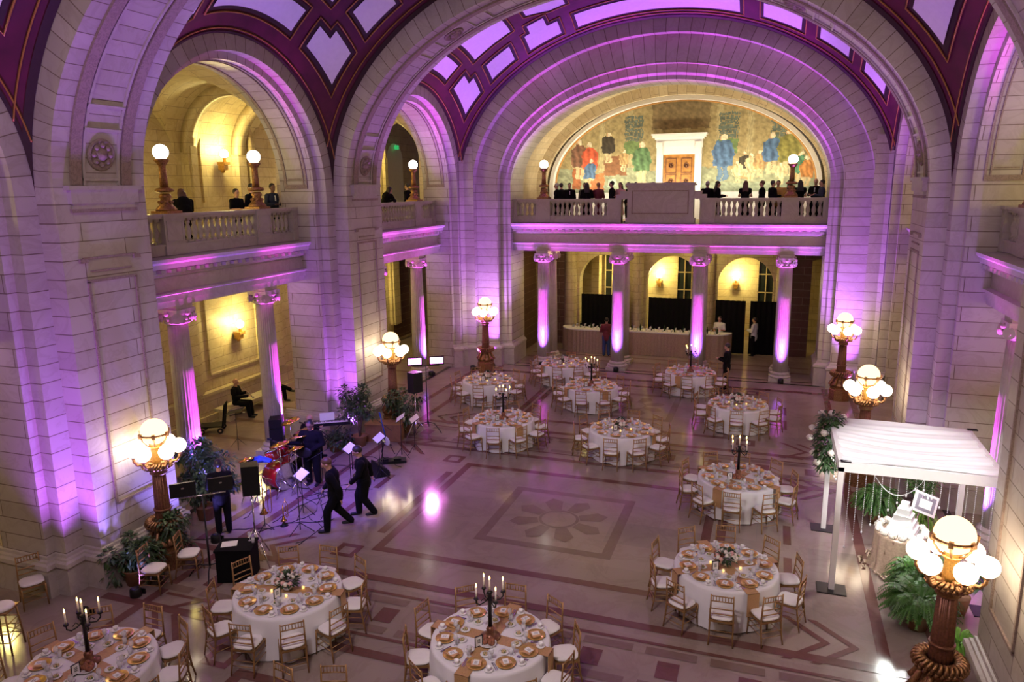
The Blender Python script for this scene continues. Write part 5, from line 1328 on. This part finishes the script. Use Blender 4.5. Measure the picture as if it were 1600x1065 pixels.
# cases, monitors, table, cart, bench
t = empty('stage_monitor', (-9.75, 16.65, 0), radians(140), 'black wedge monitor on the floor behind the walking men', 'loudspeaker'); m = MB(); a = m.add([(-.27, -.2, 0), (.27, -.2, 0), (.27, .2, 0), (-.27, .2, 0), (-.27, .12, .36), (.27, .12, .36), (.27, -.2, .12), (-.27, -.2, .12)])
for f in ((3, 2, 1, 0), (0, 1, 6, 7), (7, 6, 5, 4), (4, 5, 2, 3), (1, 2, 5, 6), (0, 7, 4, 3)): m.face([a+i for i in f])
m.build('cabinet', 'black_plastic', t); m = MB(); m.box((0, -.05, .245), (.48, .36, .01), mat=Matrix.Rotation(.64, 3, 'X')); m.build('grille', 'black_metal', t)
t = empty('equipment_case', (-11.0, 19.25, 0), radians(15), 'brown rectangular planter box among the plants by the middle pier', 'planter'); m = MB(); m.b2(-.55, .55, -.25, .25, 0, .5); m.build('box', 'card', t); m = MB(); m.b2(-.57, .57, -.27, .27, .5, .54); m.build('rim', 'card', t)
t = empty('draped_table', (-9.75, 10.98, 0), radians(22), 'small table under black cloth with papers beside the near loudspeaker', 'table'); m = MB(); m.b2(-.34, .34, -.26, .26, .02, .68); m.b2(-.36, .36, -.28, .28, .66, .70); m.build('black_cloth', 'black_cloth', t)
m = MB(); m.box((-.14, .02, .705), (.30, .24, .006), .2); tag(m.build('papers', 'paper'), 'white papers lying on the small black-draped table', 'paper'); o = bpy.data.objects['papers']; o.location = (-9.75, 10.98, 0); o.rotation_euler = (0, 0, radians(22))
GL.put((-9.6, 11.2, .70), 0, 'glass standing on the black-draped table by the near loudspeaker', 'wine glasses'); TG.put((-9.48, 11.15, .70), 0, 'tumbler standing on the black-draped table by the near loudspeaker', 'water glasses')
t = empty('stone_bench', (-17.05, 20.35, 0), 0, 'stone bench along the aisle wall with two seated people', 'bench'); m = MB(); m.b2(-.26, .30, -1.3, 1.6, .36, .46); m.build('seat', 'bench_stone', t)
for yy in (-1.0, 1.3): m = MB(); m.b2(-.2, .22, yy-.14, yy+.14, 0, .36); m.build('support', 'bench_stone', t)
t = empty('hand_truck', (-16.6, 18.25, 0), radians(-60), 'black folding cart with small wheels in the aisle behind the near column', 'cart'); m = MB(); m.b2(-.25, .25, -.45, .25, .20, .24); m.build('platform', 'black_metal', t)
m = MB(); m.box((0, .32, .55), (.5, .04, .75), mat=Matrix.Rotation(-.15, 3, 'X')); m.build('back', 'black_cloth', t)
for sx in (-1, 1):
    for yy in (-.35, .2): m = MB(); m.lathe([(.09, -.02), (.09, .02)], (sx*.27, yy, .09), 14, M=Matrix.Rotation(pi/2, 3, 'Y')); w = m.build('wheel', 'black_plastic', t); m = MB(); m.lathe([(.04, -.025), (.04, .025)], (sx*.27, yy, .09), 10, M=Matrix.Rotation(pi/2, 3, 'Y')); m.build('hub', 'champagne', w)
t = empty('pedal_board', (-9.85, 17.55, 0), .5, 'black pedal board and cables on the floor beside the guitar', 'equipment'); m = MB(); m.b2(-.4, .4, -.15, .15, 0, .08); m.b2(-.3, -.1, -.1, .1, .08, .13); m.b2(.05, .25, -.1, .1, .08, .13); m.build('board', 'black_plastic', t)
t = empty('equipment_bag', (-12.0, 16.35, 0), 1.2, 'black soft bag under the keyboard stand', 'bag'); m = MB(); m.sphere((0, 0, .17), .3, 14, 8, (1.1, .7, .55)); m.build('bag', 'black_cloth', t); m = MB(); m.tube([(-.2, 0, .28), (0, 0, .42), (.2, 0, .28)], .015, 6); m.build('handle', 'black_cloth', t)
rr = random.Random(9)
for k in range(14):
    x, y = rr.uniform(-11.9, -9.8), rr.uniform(12.6, 17.8); P = []; a = rr.uniform(0, 6.3)
    for q in range(14): P.append((x, y, .008)); a += rr.uniform(-.7, .7); x += .16*cos(a); y += .16*sin(a); x = max(-12.2, min(-9.4, x))
    m = MB(); m.tube(P, .008, 5); o = m.build('cable', 'black_plastic'); tag(o, 'thin black cable snaking over the floor among the band stands', 'cable', 'band cables')
# ------------------------------------------------------------------ plants
def ficus(x, y, h, R, n, seed, lab, z0=.0, mat='leaf_dark', ln=.14, pot=True, squash=1.0, cz=None):
    t = empty('ficus_tree', (x, y, 0), 0, lab, 'plant'); rr = random.Random(seed); m = MB(); cz = cz or h-R*.8
    for k in range(5): a = rr.uniform(0, 6.3); m.tube([(0, 0, .2), (.1*cos(a), .1*sin(a), cz*.6), (R*.6*cos(a), R*.6*sin(a), cz+R*.3)], [.02, .016, .006], 5)
    m.build('stems', 'bark', t)
    m = MB(); cl = [(rr.uniform(-1, 1)*R*.75, rr.uniform(-1, 1)*R*.75, cz+rr.uniform(-1, 1)*R*squash*.9, rr.uniform(.22, .42)*R) for _ in range(16)]
    for k in range(n):
        cx, cy, c_z, r = rr.choice(cl); a = rr.uniform(0, 6.3); e = rr.uniform(-1.2, 1.5); q = r*rr.uniform(.6, 1.15); d = Vector((cos(a)*cos(e), sin(a)*cos(e), sin(e)-.3)); p = Vector((cx, cy, c_z))+d*q
        if p.z > .08: leaf(m, p, d+Vector((rr.uniform(-.5, .5), rr.uniform(-.5, .5), rr.uniform(-.6, .3))), ln*rr.uniform(.7, 1.2), ln*.42, .25)
    m.build('foliage', mat, t)
    if pot: m = MB(); m.lathe([(.17, 0), (.22, .30), (.24, .32), (.21, .32), (.20, .28), (.001, .28)], seg=20); m.build('pot', 'card', t)
ficus(-12.3, 12.95, 1.95, .68, 2600, 1, 'leafy dark tree lit blue between the near lamp and first column')
ficus(-11.45, 10.95, 1.05, .42, 1300, 2, 'dark leafy bush behind the two empty chairs at the near pier', squash=.9)
ficus(-11.55, 10.15, .85, .42, 1100, 3, 'low dark bush left of the two empty chairs by the pier', squash=.8)
ficus(-11.45, 18.5, 1.75, .5, 1500, 4, 'ficus tree against the middle pier behind the planter box')
ficus(-10.75, 20.05, 1.25, .55, 1400, 5, 'bushy plant in front of the middle lamp foot')
ficus(-11.9, 17.9, .7, .4, 500, 6, 'low plant beside the keyboard against the pier', squash=.5)
# ------------------------------------------------------------------ bar and drapes
def ribbon(m, pts, z0, z1, amp=.03, f=9, n=None):
    n = n or len(pts)
    for k in range(len(pts)-1): pass
    A = []; B = []
    for k, (x, y) in enumerate(pts):
        p0 = Vector(pts[max(0, k-1)]); p1 = Vector(pts[min(len(pts)-1, k+1)]); t = (p1-p0).normalized(); nn = Vector((t.y, -t.x)); w = amp*sin(k*f)
        A.append((x+nn.x*amp*.3*sin(k*f), y+nn.y*amp*.3*sin(k*f), z1)); B.append((x+nn.x*w, y+nn.y*w, z0))
    a = m.add(A); b = m.add(B)
    for k in range(len(pts)-1): m.face((a+k, a+k+1, b+k+1, b+k), None, True)
def barpart(x0, x1, y0, bl, br, lab):
    pts = []
    if bl: pts += [(x0+.75-.75*sin(q*pi/2/12+0), y0+.75+.55*0-.75*cos(q*pi/2/12)) for q in range(12, 0, -1)][0:0] + [(x0+.8-.8*cos(q*pi/2/14), y0+.8-.8*sin(q*pi/2/14)) for q in range(15)]
    else: pts += [(x0, y0+.8), (x0, y0)]
    n = int((x1-x0-(.8 if bl else 0)-(.8 if br else 0))/.05); xs = x0+(.8 if bl else 0); xe = x1-(.8 if br else 0)
    pts += [(xs+(xe-xs)*q/n, y0) for q in range(1, n)]
    if br: pts += [(x1-.8+.8*sin(q*pi/2/14), y0+.8-.8*cos(q*pi/2/14)) for q in range(15)]
    else: pts += [(x1, y0), (x1, y0+.8)]
    t = empty('bar_counter', (0, 0, 0), 0, lab, 'bar', 'bar counters'); m = MB(); m.prism(pts, 1.05, 1.10); m.build('counter_top', 'linen', t); m = MB(); ribbon(m, pts, .01, 1.055, .05, 2.1); m.build('pleated_skirt', 'champagne', t); return t
barpart(-9.25, -6.5, 32.75, True, False, 'left bar section with gold skirt and rounded end behind the columns')
barpart(-6.45, -3.35, 32.95, False, False, 'middle bar section with gold skirt between second and third columns')
barpart(-3.30, -1.55, 33.05, False, True, 'right bar section with gold skirt and rounded end by the bartender')
rr = random.Random(4); m = MB(); m.lathe([(.038, 0), (.038, .18), (.014, .23), (.013, .30), (.0001, .30)], seg=10); BOT = single('bottle', 'bottle', m, 'bottle_glass')
for k in range(14):
    x = -8.3+k*.47+rr.uniform(-.1, .1); BOT.put((x, 33.25+rr.uniform(0, .2), 1.10), 0, 'dark bottle standing on the gold-skirted bar behind the columns', 'bottles on the bar')
for k in range(72):
    x = -8.7+(k % 36)*.19; y = 33.15+(k//36)*.16+rr.uniform(-.03, .03)
    (GL if k % 2 else TG).put((x, y+.05, 1.10), 0, 'upright glass in the rows set out on the gold-skirted bar', 'glasses on the bar')
def drape(x0, x1, y, z1, lab):
    m = MB(); n = int((x1-x0)/.04); pts = [(x0+(x1-x0)*q/n, y+.035*sin(q*1.1)) for q in range(n+1)]; ribbon(m, pts, .02, z1, .02, 1.1); ribbon(m, [(a, b+.02) for a, b in pts], .02, z1, .02, 1.1)
    o = m.build('black_drape', 'black_cloth'); tag(o, lab, 'drape', 'black drapes behind the bar')
for a in ((-8.55, -6.3, 34.2, 2.55, 'black drape behind the bar at the left, between first and second columns'), (-5.35, -3.05, 34.2, 2.5, 'black drape behind the bar in the middle'), (-2.35, -1.05, 34.45, 2.45, 'black drape behind the bartender facing out'), (-.85, .55, 34.5, 2.45, 'black drape behind the bartender seen from the side')): drape(*a)
# ------------------------------------------------------------------ canopy and cake
t = empty('canopy', (0, 0, 0), 0, 'white fabric canopy on four posts over the cake table', 'canopy')
CX0, CX1, CY0, CY1, CH_ = 1.40, 4.0, 14.15, 16.85, 2.5
for x in (CX0, CX1):
    for y in (CY0, CY1):
        m = MB(); m.b2(x-.05, x+.05, y-.05, y+.05, .02, CH_-.02); m.build('post', 'white_wood', t)
        m = MB(); m.b2(x-.26, x+.26, y-.2, y+.2, 0, .02); m.build('foot_plate', 'black_metal', t)
        m = MB(); m.b2(x-.02, x+.16, y-.05, y-.02, CH_+.08, CH_+.10); m.b2(x-.02, x+.16, y+.02, y+.05, CH_+.08, CH_+.10); m.build('clamp', 'black_metal', t)
for (a, b, c, d) in ((CX0-.05, CX1+.05, CY0-.05, CY0+.05), (CX0-.05, CX1+.05, CY1-.05, CY1+.05), (CX0-.05, CX0+.05, CY0, CY1), (CX1-.05, CX1+.05, CY0, CY1)):
    m = MB(); m.b2(a, b, c, d, CH_-.10, CH_+.08); m.build('beam', 'white_wood', t)
m = MB(); rows = []
for j in range(41):
    v = j/40; y = CY0+v*(CY1-CY0); row = []
    for i in range(31):
        u = i/30; row.append((CX0+.02+u*(CX1-CX0-.04), y, CH_+.085+.022*sin(j*1.75+u*1.5)*(.4+.6*sin(u*pi))+.015*sin(j*.8+u*4)-.10*sin(u*pi)*sin(v*pi)))
    rows.append(m.add(row))
for a, b in zip(rows[:-1], rows[1:]):
    for i in range(30): m.face((a+i, a+i+1, b+i+1, b+i), None, True)
m.build('gathered_fabric', 'white_fabric', t)
# crystal strands
def strand(x, y, ln, lab):
    m = MB(); z = CH_-.12; n = int(ln/.035)
    for k in range(n): m.sphere((0, 0, -k*.035), .0085, 5, 3)
    m.sphere((0, 0, -ln-.01), .022, 6, 5, (.8, .8, 1.3)); o = m.build('crystal_strand', 'crystal'); o.location = (x, y, z); tag(o, lab, 'crystal garland', 'crystal strands of the canopy')
for k in range(18):
    u = k/17; x = CX0+.16+u*(CX1-CX0-.3); ln = 1.35*(abs(2*u-1))**1.1+.12; strand(x, CY0, ln, 'string of clear crystals hanging from the front beam of the canopy')
for k in range(6): strand(CX0, CY0+.4+k*.4, .35+.1*(k % 3), 'string of clear crystals hanging from the left beam of the canopy')
m = MB(); P = [(1.95+.9*q/14+.0, CY0+.2, CH_-.12-.42*(1-((q-7)/7)**2)) for q in range(15)]
for q in range(14):
    for w in range(4): a = Vector(P[q]).lerp(Vector(P[q+1]), w/4); m.sphere(a, .010, 5, 3)
tag(m.build('crystal_swag', 'crystal'), 'curved string of crystals looped under the canopy', 'crystal garland')
# corner flowers
t = empty('corner_bouquet', (1.42, 16.55, 2.35), 0, 'big arrangement of white roses and greenery on the canopy corner', 'flowers'); rr = random.Random(8)
mw = MB(); ml = MB()
for k in range(24):
    a = rr.uniform(0, 6.3); zz = rr.uniform(-.62, .42); r = .30*(1-abs(zz+.1)*.6); bloom(mw, (-.08+r*1.3*cos(a), r*1.3*sin(a)-.1, zz), .072, rr)
for k in range(650):
    a = rr.uniform(0, 6.3); zz = rr.uniform(-.75, .45); r = .26*(1-abs(zz+.1)*.6)*rr.uniform(.3, 1.1); d = Vector((cos(a), sin(a), rr.uniform(-.8, .8))); leaf(ml, (-.08+r*cos(a), r*sin(a)-.1, zz), d, .16, .07, .3)
mw.build('roses', 'petal_white', t); ml.build('greenery', 'leaf_dark', t)
# cake table
CKX, CKY = 2.72, 15.45
t = empty('cake_table', (CKX, CKY, 0), 0, 'round cake table with floor-length champagne satin cloth under the canopy', 'table'); m = MB(); m.lathe([(.44, .70), (.46, .74), (.44, .76)], seg=32); m.build('tabletop', 'card', t)
m = MB(); m.tube([(0, 0, 0), (0, 0, .7)], .05, 8); m.build('leg', 'black_metal', t)
o = cloth_mesh(.47, .775, .765, 77, puddle=.12, folds=9, amp=.05).build('satin_cloth', 'champagne', t)
m = MB(); rr = random.Random(6)
for k in range(60): a = rr.uniform(0, 6.3); r = rr.uniform(.54, .70); m.tube([(r*cos(a), r*sin(a), .02), ((r+.05)*cos(a+.06), (r+.05)*sin(a+.06), .05), ((r+.03)*cos(a+.14), (r+.03)*sin(a+.14), .015)], .018, 5)
m.build('gathered_hem', 'champagne', t)
for k in range(15):
    a = k*2*pi/15; m = MB(); c = (.42*cos(a), .42*sin(a), .83); m.sphere(c, .075, 10, 7)
    for q in range(26): b_ = rr.uniform(0, 6.3); e = rr.uniform(-.4, 1.5); m.sphere((c[0]+.07*cos(b_)*cos(e), c[1]+.07*sin(b_)*cos(e), c[2]+.07*sin(e)), .017, 5, 3)
    o = m.build('hydrangea_head', 'petal_white'); o.location = (CKX, CKY, 0); tag(o, 'cream hydrangea head in the ring of flowers around the wedding cake', 'flower', 'ring of hydrangea heads')
t = empty('wedding_cake', (CKX+.02, CKY, .775), radians(-20), 'five-tier square white wedding cake on the champagne table', 'cake')
m = MB(); m.b2(-.30, .30, -.30, .30, 0, .03); m.build('board', 'silver', t)
z = .03
for k, (w_, h_) in enumerate(((.25, .10), (.205, .13), (.16, .13), (.115, .13), (.07, .12))):
    m = MB(); m.b2(-w_, w_, -w_, w_, z, z+h_); m.b2(-w_-.005, w_+.005, -w_-.005, w_+.005, z, z+.018); m.build('tier', 'icing', t); z += h_
t = empty('framed_sign_on_easel', (3.18, 15.95, 0), radians(25), 'tilted white framed sign with grey printed border behind the cake', 'sign'); M = Matrix.Rotation(-.35, 3, 'X') @ Matrix.Rotation(.42, 3, 'Y')
m = MB(); m.box((0, 0, 1.22), (.50, .03, .42), mat=M); m.build('frame', 'white_wood', t); m = MB(); m.box(Vector((0, 0, 1.22))+M @ Vector((0, -.017, 0)), (.40, .005, .32), mat=M); p = m.build('printed_border', 'grey_print', t); m = MB(); m.box(Vector((0, 0, 1.22))+M @ Vector((0, -.021, -.01)), (.26, .004, .18), mat=M); m.build('white_field', 'paper', p)
for s in (-1, 1): m = MB(); m.tube([(s*.05, .02, 1.4), (s*.25, .05, 0)], .012, 6); m.build('easel_leg', 'chrome', t)
m = MB(); m.tube([(0, .04, 1.4), (0, .38, 0)], .012, 6); m.build('easel_leg', 'chrome', t)
# ferns and palms
def fern(x, y, R, h, n, seed, lab, mat='leaf_fern', pot=.30):
    t = empty('potted_fern', (x, y, 0), 0, lab, 'fern'); rr = random.Random(seed); m = MB()
    for k in range(n):
        a = rr.uniform(0, 6.3); ln = R*rr.uniform(.6, 1.1); up_ = h*rr.uniform(.3, 1.0); P = []
        for q in range(9): u = q/8; P.append(Vector((ln*u*cos(a), ln*u*sin(a), pot+up_*sin(u*pi*.72)*1.0-.15*u*u)))
        for q in range(1, 9):
            d = (P[q]-P[q-1]).normalized(); s = d.cross(Vector((0, 0, 1))).normalized(); w = .07*R/.6*sin(pi*(q+1)/10.5)
            for f in (0, .33, .66):
                p = P[q-1].lerp(P[q], f)
                for sg in (-1, 1):
                    i = m.add([p, p+s*sg*w+d*.03-Vector((0, 0, .02)), p+d*.035]); m.face((i, i+1, i+2))
    m.build('fronds', mat, t); m = MB(); m.lathe([(.14, 0), (.19, pot-.03), (.20, pot), (.17, pot), (.001, pot-.04)], seg=18); m.build('pot', 'card', t)
fern(2.55, 17.55, .55, .60, 230, 1, 'green fern standing behind the cake table under the canopy')
fern(2.72, 13.25, .62, .50, 330, 2, 'big green fern on the floor left of the near globe lamp, front one', pot=.34)
fern(2.80, 14.25, .52, .50, 260, 3, 'green fern between the cake table and the front fern')
fern(3.25, 16.5, .32, .55, 140, 4, 'bright light-green plant right behind the framed sign', 'leaf_bright', .4)
fern(3.1, 12.2, .35, .4, 90, 6, 'light green fern partly hidden by the near globe lamp', 'leaf_bright', .3)
def palm(x, y, h, n, seed, lab):
    t = empty('potted_palm', (x, y, 0), 0, lab, 'palm'); rr = random.Random(seed); m = MB(); m2 = MB()
    for k in range(n):
        a = rr.uniform(0, 6.3); sp = rr.uniform(.25, .8); P = [Vector((sp*u*cos(a), sp*u*sin(a), .3+(h-.3)*(u**.7)-.55*max(0, u-.6)*sp)) for u in (0, .25, .5, .7, .85, 1)]
        m2.tube(P, .008, 4)
        for q in range(2, 6):
            d = (P[q]-P[q-1]).normalized(); s = d.cross(Vector((0, 0, 1))).normalized()
            for f in (0, .25, .5, .75):
                p = P[q-1].lerp(P[q], f)
                for sg in (-1, 1): leaf(m, p, d*.6+s*sg, .34, .035, .35)
    m.build('leaves', 'leaf_fern', t); m2.build('stems', 'leaf_dark', t); m = MB(); m.lathe([(.16, 0), (.22, .34), (.18, .34), (.001, .30)], seg=18); m.build('pot', 'card', t)
palm(3.35, 17.35, 1.9, 15, 3, 'tall potted palm behind the framed sign under the canopy'); palm(3.45, 14.0, 1.1, 9, 5, 'small potted palm right of the near globe lamp by the pier')
# ------------------------------------------------------------------ lights
VIO = (.32, .10, 1.0); MAG = (1.0, .06, .92); PUR = (.46, .11, 1.0); YEL = (1.0, .80, .24); WARM = (1.0, .78, .55)
K = 1.0
# magenta uplights at the column feet
def uplight(x, y, d, e=160, ang=24, aim=4.6, lean=.42, col=MAG):
    """can on the floor at (x,y), column / wall lies in direction d"""
    dx, dy = d
    light('uplight', 'SPOT', (x, y, .22), e, col, .04, to=(x+dx*lean, y+dy*lean, aim), spot=ang, blend=.9)
CANS = []
for x in FX:
    CANS.append((x+.05, 29.72)); uplight(x+.05, 29.72, (0, 1), e=5200); light('uplight_wash', 'SPOT', (x+.05, 29.55, .2), 1300, VIO, .05, to=(x, 30.25, 5.0), spot=60, blend=1)
for yc in BAYS[1:]:
    for dy in (-1.65, 1.65):
        CANS.append((LX+.52, yc+dy)); uplight(LX+.52, yc+dy, (-1, 0), e=5200); light('uplight_wash', 'SPOT', (LX+.66, yc+dy, .2), 1300, VIO, .05, to=(LX, yc+dy, 5.0), spot=60, blend=1)
        if yc < 20: CANS.append((RX-.52, yc+dy)); uplight(RX-.52, yc+dy, (1, 0), e=5200); light('uplight_wash', 'SPOT', (RX-.66, yc+dy, .2), 1300, VIO, .05, to=(RX, yc+dy, 5.0), spot=60, blend=1)
# washes on the piers
def wash(x, y, to, e, col, spot=70): CANS.append((x, y)); light('pier_wash', 'SPOT', (x, y, .2), e, col, .06, to=to, spot=spot, blend=1)
wash(-11.2, 29.0, (-11.45, 29.4, 7), 1800, PUR, 50); wash(2.85, 28.95, (2.75, 29.4, 7), 1800, PUR, 50)
wash(-11.9, 18.6, (-12.5, 19.2, 7), 1500, PUR, 70); wash(-11.25, 12.05, (-12.0, 11.2, 4.6), 700, (.26, .19, 1.0), 88); wash(-11.15, 9.75, (-12.0, 10.6, 4.6), 600, (.30, .19, 1.0), 88)
wash(-11.5, 8.9, (-12.5, 9.7, 5), 1500, PUR, 70); wash(-11.9, 22.2, (-12.7, 22.2, 7), 400, PUR, 60); wash(-11.8, 28.3, (-12.6, 28.7, 7), 400, PUR, 60)
wash(3.1, 22.3, (3.8, 22.2, 7), 300, PUR, 60); wash(3.0, 18.6, (3.9, 19.0, 7), 250, PUR, 60)
# strong uplights standing on the floor right at the walls, aimed at the vault
def sky(x, y, tx, ty, e, col=PUR, spot=62): light('vault_uplight', 'SPOT', (x, y, .3), e, col, .12, to=(tx, ty, 14), spot=spot, blend=1)
for sx in (-1, 1):
    k = 1 if sx < 0 else .75
    sky(XC+sx*6.9, 28.5, XC+sx*5.2, 28.9, 6500*k); sky(XC+sx*7.3, 22.4, XC+sx*6.3, 23.4, 2600*k); sky(XC+sx*7.3, 27.9, XC+sx*6.6, 26.4, 2600*k)
    sky(XC+sx*7.3, 18.5, XC+sx*6.3, 17.3, 2200*k); sky(XC+sx*7.3, 12.8, XC+sx*6.4, 13.8, 2200*k, (.30, .18, 1.0))
    sky(XC+sx*7.3, 9.0, XC+sx*6.5, 8.0, 1500*k)
for x in (XC-4.0, XC, XC+4.0): sky(x, 29.3, x, 28.9, 2600, PUR, 50)
# rail of vestibule: magenta shine on the entablatures from the floor cans
for x in [XC-3.24, XC, XC+3.24]: light('entablature_wash', 'SPOT', (x, 28.9, .3), 1500, MAG, .05, to=(x, 30.1, 5.4), spot=45, blend=1)
for yc in BAYS[1:]: light('entablature_wash', 'SPOT', (XC-7.7, yc, .3), 1500, MAG, .05, to=(XC-8.9, yc, 5.4), spot=50, blend=1); light('entablature_wash', 'SPOT', (XC+7.7, yc, .3), 1200, MAG, .05, to=(XC+8.9, yc, 5.4), spot=50, blend=1)
# warm galleries
for yc in BAYS:
    for s_ in (-1, 1):
        light('gallery_light', 'POINT', (XC+s_*11.4, yc, 7.2), 90, YEL, .3)
        light('aisle_light', 'POINT', (XC+s_*11.2, yc, 4.6), 60, YEL, .3)
for yp in (11.1, 20.7, 30.2):
    for s_ in (-1, 1):
        light('gallery_light', 'POINT', (XC+s_*12.75, yp, 8.9), 115, YEL, .12)
        light('aisle_light', 'POINT', (XC+s_*12.75, yp+.1, 3.1), 130, YEL, .12)
# mural: concealed cove lights
light('mural_cove', 'AREA', (XC, 33.4, 7.3), 260, (1, .88, .60), 10, to=(XC, 35.9, 9.6), sy=.4)
light('mural_cove', 'AREA', (XC, 35.0, 7.3), 230, (1, .88, .58), 11, to=(XC, 34.9, 11), sy=.15)
light('vestibule_light', 'POINT', (XC-3.2, 32.8, 4.7), 90, YEL, .3); light('vestibule_light', 'POINT', (XC+1.5, 32.8, 4.7), 80, YEL, .3)
for x in (-7.3, -5.5, -1.7): light('stair_hall_light', 'POINT', (x, 38.0, 3.2), 150, YEL, .15)
# fill lights added under the vault without fixtures: soft wash, table spots, canopy pin spot
light('fill_wash', 'AREA', (XC, 1.2, 12.6), 480, (1.0, .76, .86), 5, to=(XC, 15, 0), sy=1)  # added ambient fill, no fixture up there
light('canopy_spot', 'SPOT', (-.5, 6.0, 11.5), 9500, (1, .97, .93), .15, to=(2.7, 15.3, 2.0), spot=16, blend=.7)
light('canopy_fill', 'POINT', (2.75, 15.2, 2.2), 120, (.95, 1, .93), .25)  # added under the fabric to brighten the cake and plants
light('floor_fill', 'SPOT', (-3.5, 2.0, 12), 1900, (1, .88, .84), .3, to=(-4.0, 14.0, 0), spot=62, blend=1)  # added to brighten the near tables and floor
light('far_table_fill', 'SPOT', (-4.4, 12.6, 12.4), 900, (1, .84, .86), .25, to=(-5.0, 23.0, 0), spot=60, blend=1)  # added to brighten the far tables, hangs from nothing
light('band_violet', 'SPOT', (-9.2, 12.2, 5.6), 2600, (.18, .09, 1.0), .3, to=(-10.9, 15.0, 0), spot=58, blend=1)
# world and view
w = bpy.data.worlds.new('world'); SC.world = w; w.use_nodes = True; w.node_tree.nodes['Background'].inputs[0].default_value = (.10, .06, .14, 1); w.node_tree.nodes['Background'].inputs[1].default_value = .3
SC.view_settings.view_transform = 'Standard'; SC.view_settings.look = 'None'; SC.view_settings.exposure = 0; SC.view_settings.gamma = 1
try: SC.view_settings.use_curve_mapping = False
except Exception: pass
try:
    SC.cycles.use_light_tree = True; SC.cycles.max_bounces = 6; SC.cycles.diffuse_bounces = 3; SC.cycles.glossy_bounces = 3; SC.cycles.transparent_max_bounces = 6; SC.cycles.sample_clamp_indirect = 4; SC.cycles.caustics_reflective = False; SC.cycles.caustics_refractive = False
    SC.cycles.use_denoising = True
except Exception: pass
# lamp cans on the floor
can = empty('uplight_can', label='x', cat='spotlight')
m = MB(); m.lathe([(.10, 0), (.11, .02), (.10, .16), (.085, .17), (.085, .13), (.0001, .13)], seg=14); m.build('housing', 'black_metal', can)
m = MB(); m.box((0, .13, .05), (.2, .03, .1)); m.build('yoke', 'black_metal', can)
CP = Proto(can)
for i, (x, y) in enumerate(CANS):
    side = 'left' if x < XC-3 else ('right' if x > XC+3 else 'middle')
    CP.put((x, y, 0), 0, 'small black uplight can, %s side, %s of %d counted away from the camera' % (side, ('1st 2nd 3rd 4th 5th 6th 7th 8th 9th 10th 11th 12th'.split())[sum(1 for a, b in CANS if (('left' if a < XC-3 else ('right' if a > XC+3 else 'middle')) == side) and (b, a) < (y, x))], sum(1 for a, b in CANS if ('left' if a < XC-3 else ('right' if a > XC+3 else 'middle')) == side)), 'uplight cans along the walls')
